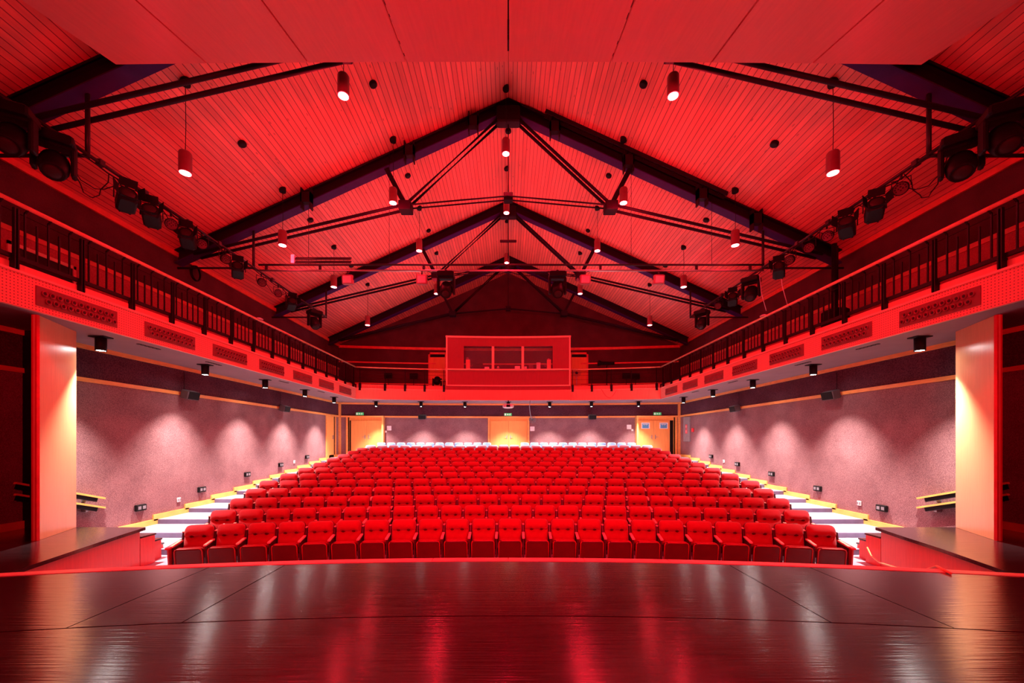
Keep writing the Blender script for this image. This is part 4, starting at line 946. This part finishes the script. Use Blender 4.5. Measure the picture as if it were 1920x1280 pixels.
def make_seat(simple=False):
    t = thing('theatre_seat', '', 'seat')
    def dent(u): return math.exp(-((u - 0.42) ** 2) / 0.02) + math.exp(-((u + 0.42) ** 2) / 0.02)
    def low(u, v): return -0.02 - 0.062 * edge(u, v) * max(0.0, math.sin(math.pi * min(1, v * 0.94 + 0.06))) ** 0.6 + 0.030 * dent(u) * max(0, (v - 0.72) / 0.28)
    def upp(u, v):
        prof = max(0.0, math.sin(math.pi * (v ** 0.72))) ** 0.55
        return -0.018 - 0.098 * (max(0.0, 1 - abs(u) ** 6) ** 0.5) * prof + 0.055 * dent(u) * math.exp(-(v / 0.20) ** 2)
    cu = MB()
    vs, fs = pad(0.455, 0.285, low, lambda u, v: 0.005, 16, 12, top_r=0.0)
    cu.add(vs, fs, True, M=BT)
    vs, fs = pad(0.458, 0.215, upp, lambda u, v: 0.005, 20, 16, top_r=0.08, bot_r=0.012)
    cu.add([(a, b, c + 0.26) for a, b, c in vs], fs, True, M=BT)
    bc_ = cu.build('back_cushion', M_SEAT, t)
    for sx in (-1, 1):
        MB().lathe(BT @ Vector((sx * 0.097 - 0.034, -0.056, 0.268)), (1, 0, 0), [(0.002, 0), (0.013, 0.012), (0.019, 0.034), (0.013, 0.056), (0.002, 0.068)], 8).build('dimple_shade', M_DIMPLE_SHADE, bc_)  # dark bits set in the crease stand for the dimples' shade
    # shell with the rim that shows above the cushion
    vs, fs = pad(0.475, 0.60, lambda u, v: 0.006 - 0.012 * max(0, v - 0.9), lambda u, v: 0.032, 8, 14, top_r=0.095)
    MB().add([(a, b, c - 0.118) for a, b, c in vs], fs, True, M=BT).build('back_shell', M_SHELL if not simple else M_PIPING, t)
    ST = Matrix.Translation((0, -0.34, 0.215)) @ Matrix.Rotation(math.radians(8), 4, 'X')
    if not simple:
        vs, fs = pad(0.43, 0.375, lambda u, v: -0.012 - 0.015 * (1 if 0.07 < v < 0.93 and abs(u) < 0.86 else 1.6) * edge(u, v, 10), lambda u, v: 0.02, 14, 16, top_r=0.045, bot_r=0.03)
        sh = MB().add(vs, fs, True, M=ST).build('seat_shell', M_SHELL, t)
        w, h = 0.212, 0.375
        rp = [(-w, -0.014, 0.05), (-w, -0.016, h - 0.05), (-w + 0.015, -0.017, h - 0.015), (-w + 0.05, -0.018, h - 0.002), (w - 0.05, -0.018, h - 0.002), (w - 0.015, -0.017, h - 0.015), (w, -0.016, h - 0.05), (w, -0.014, 0.05)]
        MB().tube([ST @ Vector(p) for p in rp], 0.012, 6).build('rim', M_ENDP, sh)
        vs, fs = pad(0.42, 0.38, lambda u, v: 0.02, lambda u, v: 0.045 + 0.05 * edge(u, v), 10, 10, top_r=0.05, bot_r=0.03)
        MB().add(vs, fs, True, M=ST).build('seat_cushion', M_SEAT, t)
    else:
        vs, fs = pad(0.43, 0.385, lambda u, v: -0.02 - 0.01 * edge(u, v, 8), lambda u, v: 0.06, 8, 8, top_r=0.045, bot_r=0.03)
        MB().add(vs, fs, True, M=ST).build('seat_pan', M_SEAT, t)
    side_parts(t, -0.26, simple)
    return t
def side_parts(t, x, simple):
    sd = MB()
    sd.prism([(x - 0.014, -0.36, FZ), (x - 0.014, -0.02, FZ), (x - 0.014, 0.03, 0.80), (x - 0.014, -0.02, 0.80), (x - 0.014, -0.07, 0.62), (x - 0.014, -0.36, 0.60)][::-1], (0.028, 0, 0))
    s_ = sd.build('side_standard', M_STD, t)
    MB().prism([(x - 0.024, -0.40, 0.615), (x + 0.024, -0.40, 0.615), (x + 0.024, -0.10, 0.655), (x - 0.024, -0.10, 0.655)], (0, 0, 0.024)).build('armrest', M_ARM, t)
    MB().bbox(x - 0.020, x + 0.020, -0.035, 0.035, 0.80, 0.82, 0.004).build('cap', M_ARM, s_)
full = make_seat(); register(full)
simp = make_seat(True); register(simp)
endm = []
def end_panel(parent, x, s):
    if not endm:
        for sg in (-1, 1):
            m1 = MB().prism([(sg * 0.0, -0.42, FZ), (0, -0.02, FZ), (0, 0.0, 0.62), (0, -0.46, 0.60)], (sg * 0.022, 0, 0)).build('end_panel', M_ENDP)
            m2 = MB().prism([(-sg * 0.02, -0.47, 0.60), (sg * 0.05, -0.47, 0.60), (sg * 0.05, 0.0, 0.645), (-sg * 0.02, 0.0, 0.645)], (0, 0, 0.03)).build('end_armrest', M_REDP)
            endm.append((m1.data, m2.data)); bpy.data.objects.remove(m1); bpy.data.objects.remove(m2)
    a, b = endm[0 if s < 0 else 1]
    for nm, me in (('end_panel', a), ('end_armrest', b)):
        o = bpy.data.objects.new(nm, me); COL.objects.link(o); o.parent = parent; o.location = (x, 0, 0)
stdm = [c for c in KIDS[full.name] if c.name.startswith('side_standard')][0]; armm = [c for c in KIDS[full.name] if c.name.startswith('armrest')][0]
used = set()
for n in range(1, 14):
    N = ROWN[n - 1]; X = ROWX[n - 1]; r = 27 + 0.95 * (n - 1)
    amax = math.asin(X / r); z = RISE * (n - 1); kind = full if n <= 6 else simp
    xoff = 0.035
    for i in range(N):
        a = -amax + 2 * amax * i / (N - 1)
        if id(kind) not in used: o = kind; used.add(id(kind))
        else: o = copy_tree(kind)
        o.location = (r * math.sin(a) + xoff, RC + r * math.cos(a), z); o.rotation_euler = (0, 0, -a)
        pitch = 2 * amax * r / (N - 1); o.scale = (pitch / 0.52, 1, 1)
        if n < 13:
            o['label'] = f'red velvet folding seat, {ORD[i]} from the left aisle in the {ORD[n - 1]} row from the stage'
            o['group'] = 'red theatre seats'
        else:
            o.name = 'pale_theatre_seat'
            o['label'] = f'pale blue-white lit seat, {ORD[i]} from the left in the pale row behind the red rows'; o['group'] = 'pale seats of the last fixed row'
            for ch in o.children:
                if ch.name.startswith('back_') or ch.name.startswith('seat_'):
                    key = 'pale_' + ch.name.split('.')[0]
                    me = bpy.data.meshes.get(key)
                    if me is None: me = ch.data.copy(); me.name = key; me.materials.clear(); me.materials.append(M_GREYSEAT)
                    ch.data = me
        if i == 0: end_panel(o, -0.265, -1)
        if i == N - 1:
            for src in (stdm, armm):
                c = src.copy(); COL.objects.link(c); c.parent = o; c.location = (0.52, 0, 0)
            end_panel(o, 0.265, 1)
# blue stacking chairs against the rear wall
def blue_chair():
    t = thing('stacking_chair', '', 'chair')
    def fr(u, v): return -0.02 + 0.03 * u * u
    vs, fs = pad(0.42, 0.42, fr, lambda u, v: 0.01 + 0.03 * u * u, 10, 10, top_r=0.09, bot_r=0.04)
    MB().add([(a, b + 0.0, c + 0.46) for a, b, c in vs], fs, True).build('backrest', M_BLUESEAT, t)
    vs, fs = pad(0.42, 0.42, lambda u, v: -0.02, lambda u, v: 0.03, 8, 8, top_r=0.05, bot_r=0.05)
    MB().add(vs, fs, True, M=Matrix.Translation((0, -0.02, 0.43)) @ Matrix.Rotation(math.radians(90), 4, 'X')).build('seat', M_BLUESEAT, t)
    for sx in (-1, 1):
        MB().tube([(sx * 0.2, -0.40, 0.0), (sx * 0.18, -0.38, 0.40)], 0.011, 6).build('leg', M_ALU, t)
        MB().tube([(sx * 0.2, 0.05, 0.0), (sx * 0.18, 0.0, 0.40), (sx * 0.18, 0.02, 0.7)], 0.011, 6).build('leg', M_ALU, t)
    return t
bc = blue_chair(); register(bc); first = True
for s, x0, x1 in ((-1, -6.42, -1.1), (1, 0.85, 6.25)):
    for i in range(12):
        x = x0 + (x1 - x0) * i / 11
        o = bc if first else copy_tree(bc); first = False
        o.location = (x, yback(x) - 0.75, LAND); o.scale = (1, 1, 0.83); o.rotation_euler = (0, 0, random.uniform(-0.06, 0.06))
        o['label'] = f'blue stacking chair by the rear wall, {ORD[i]} from the left in the {"left" if s < 0 else "right"} line'
        o['group'] = 'blue stacking chairs by the rear wall'
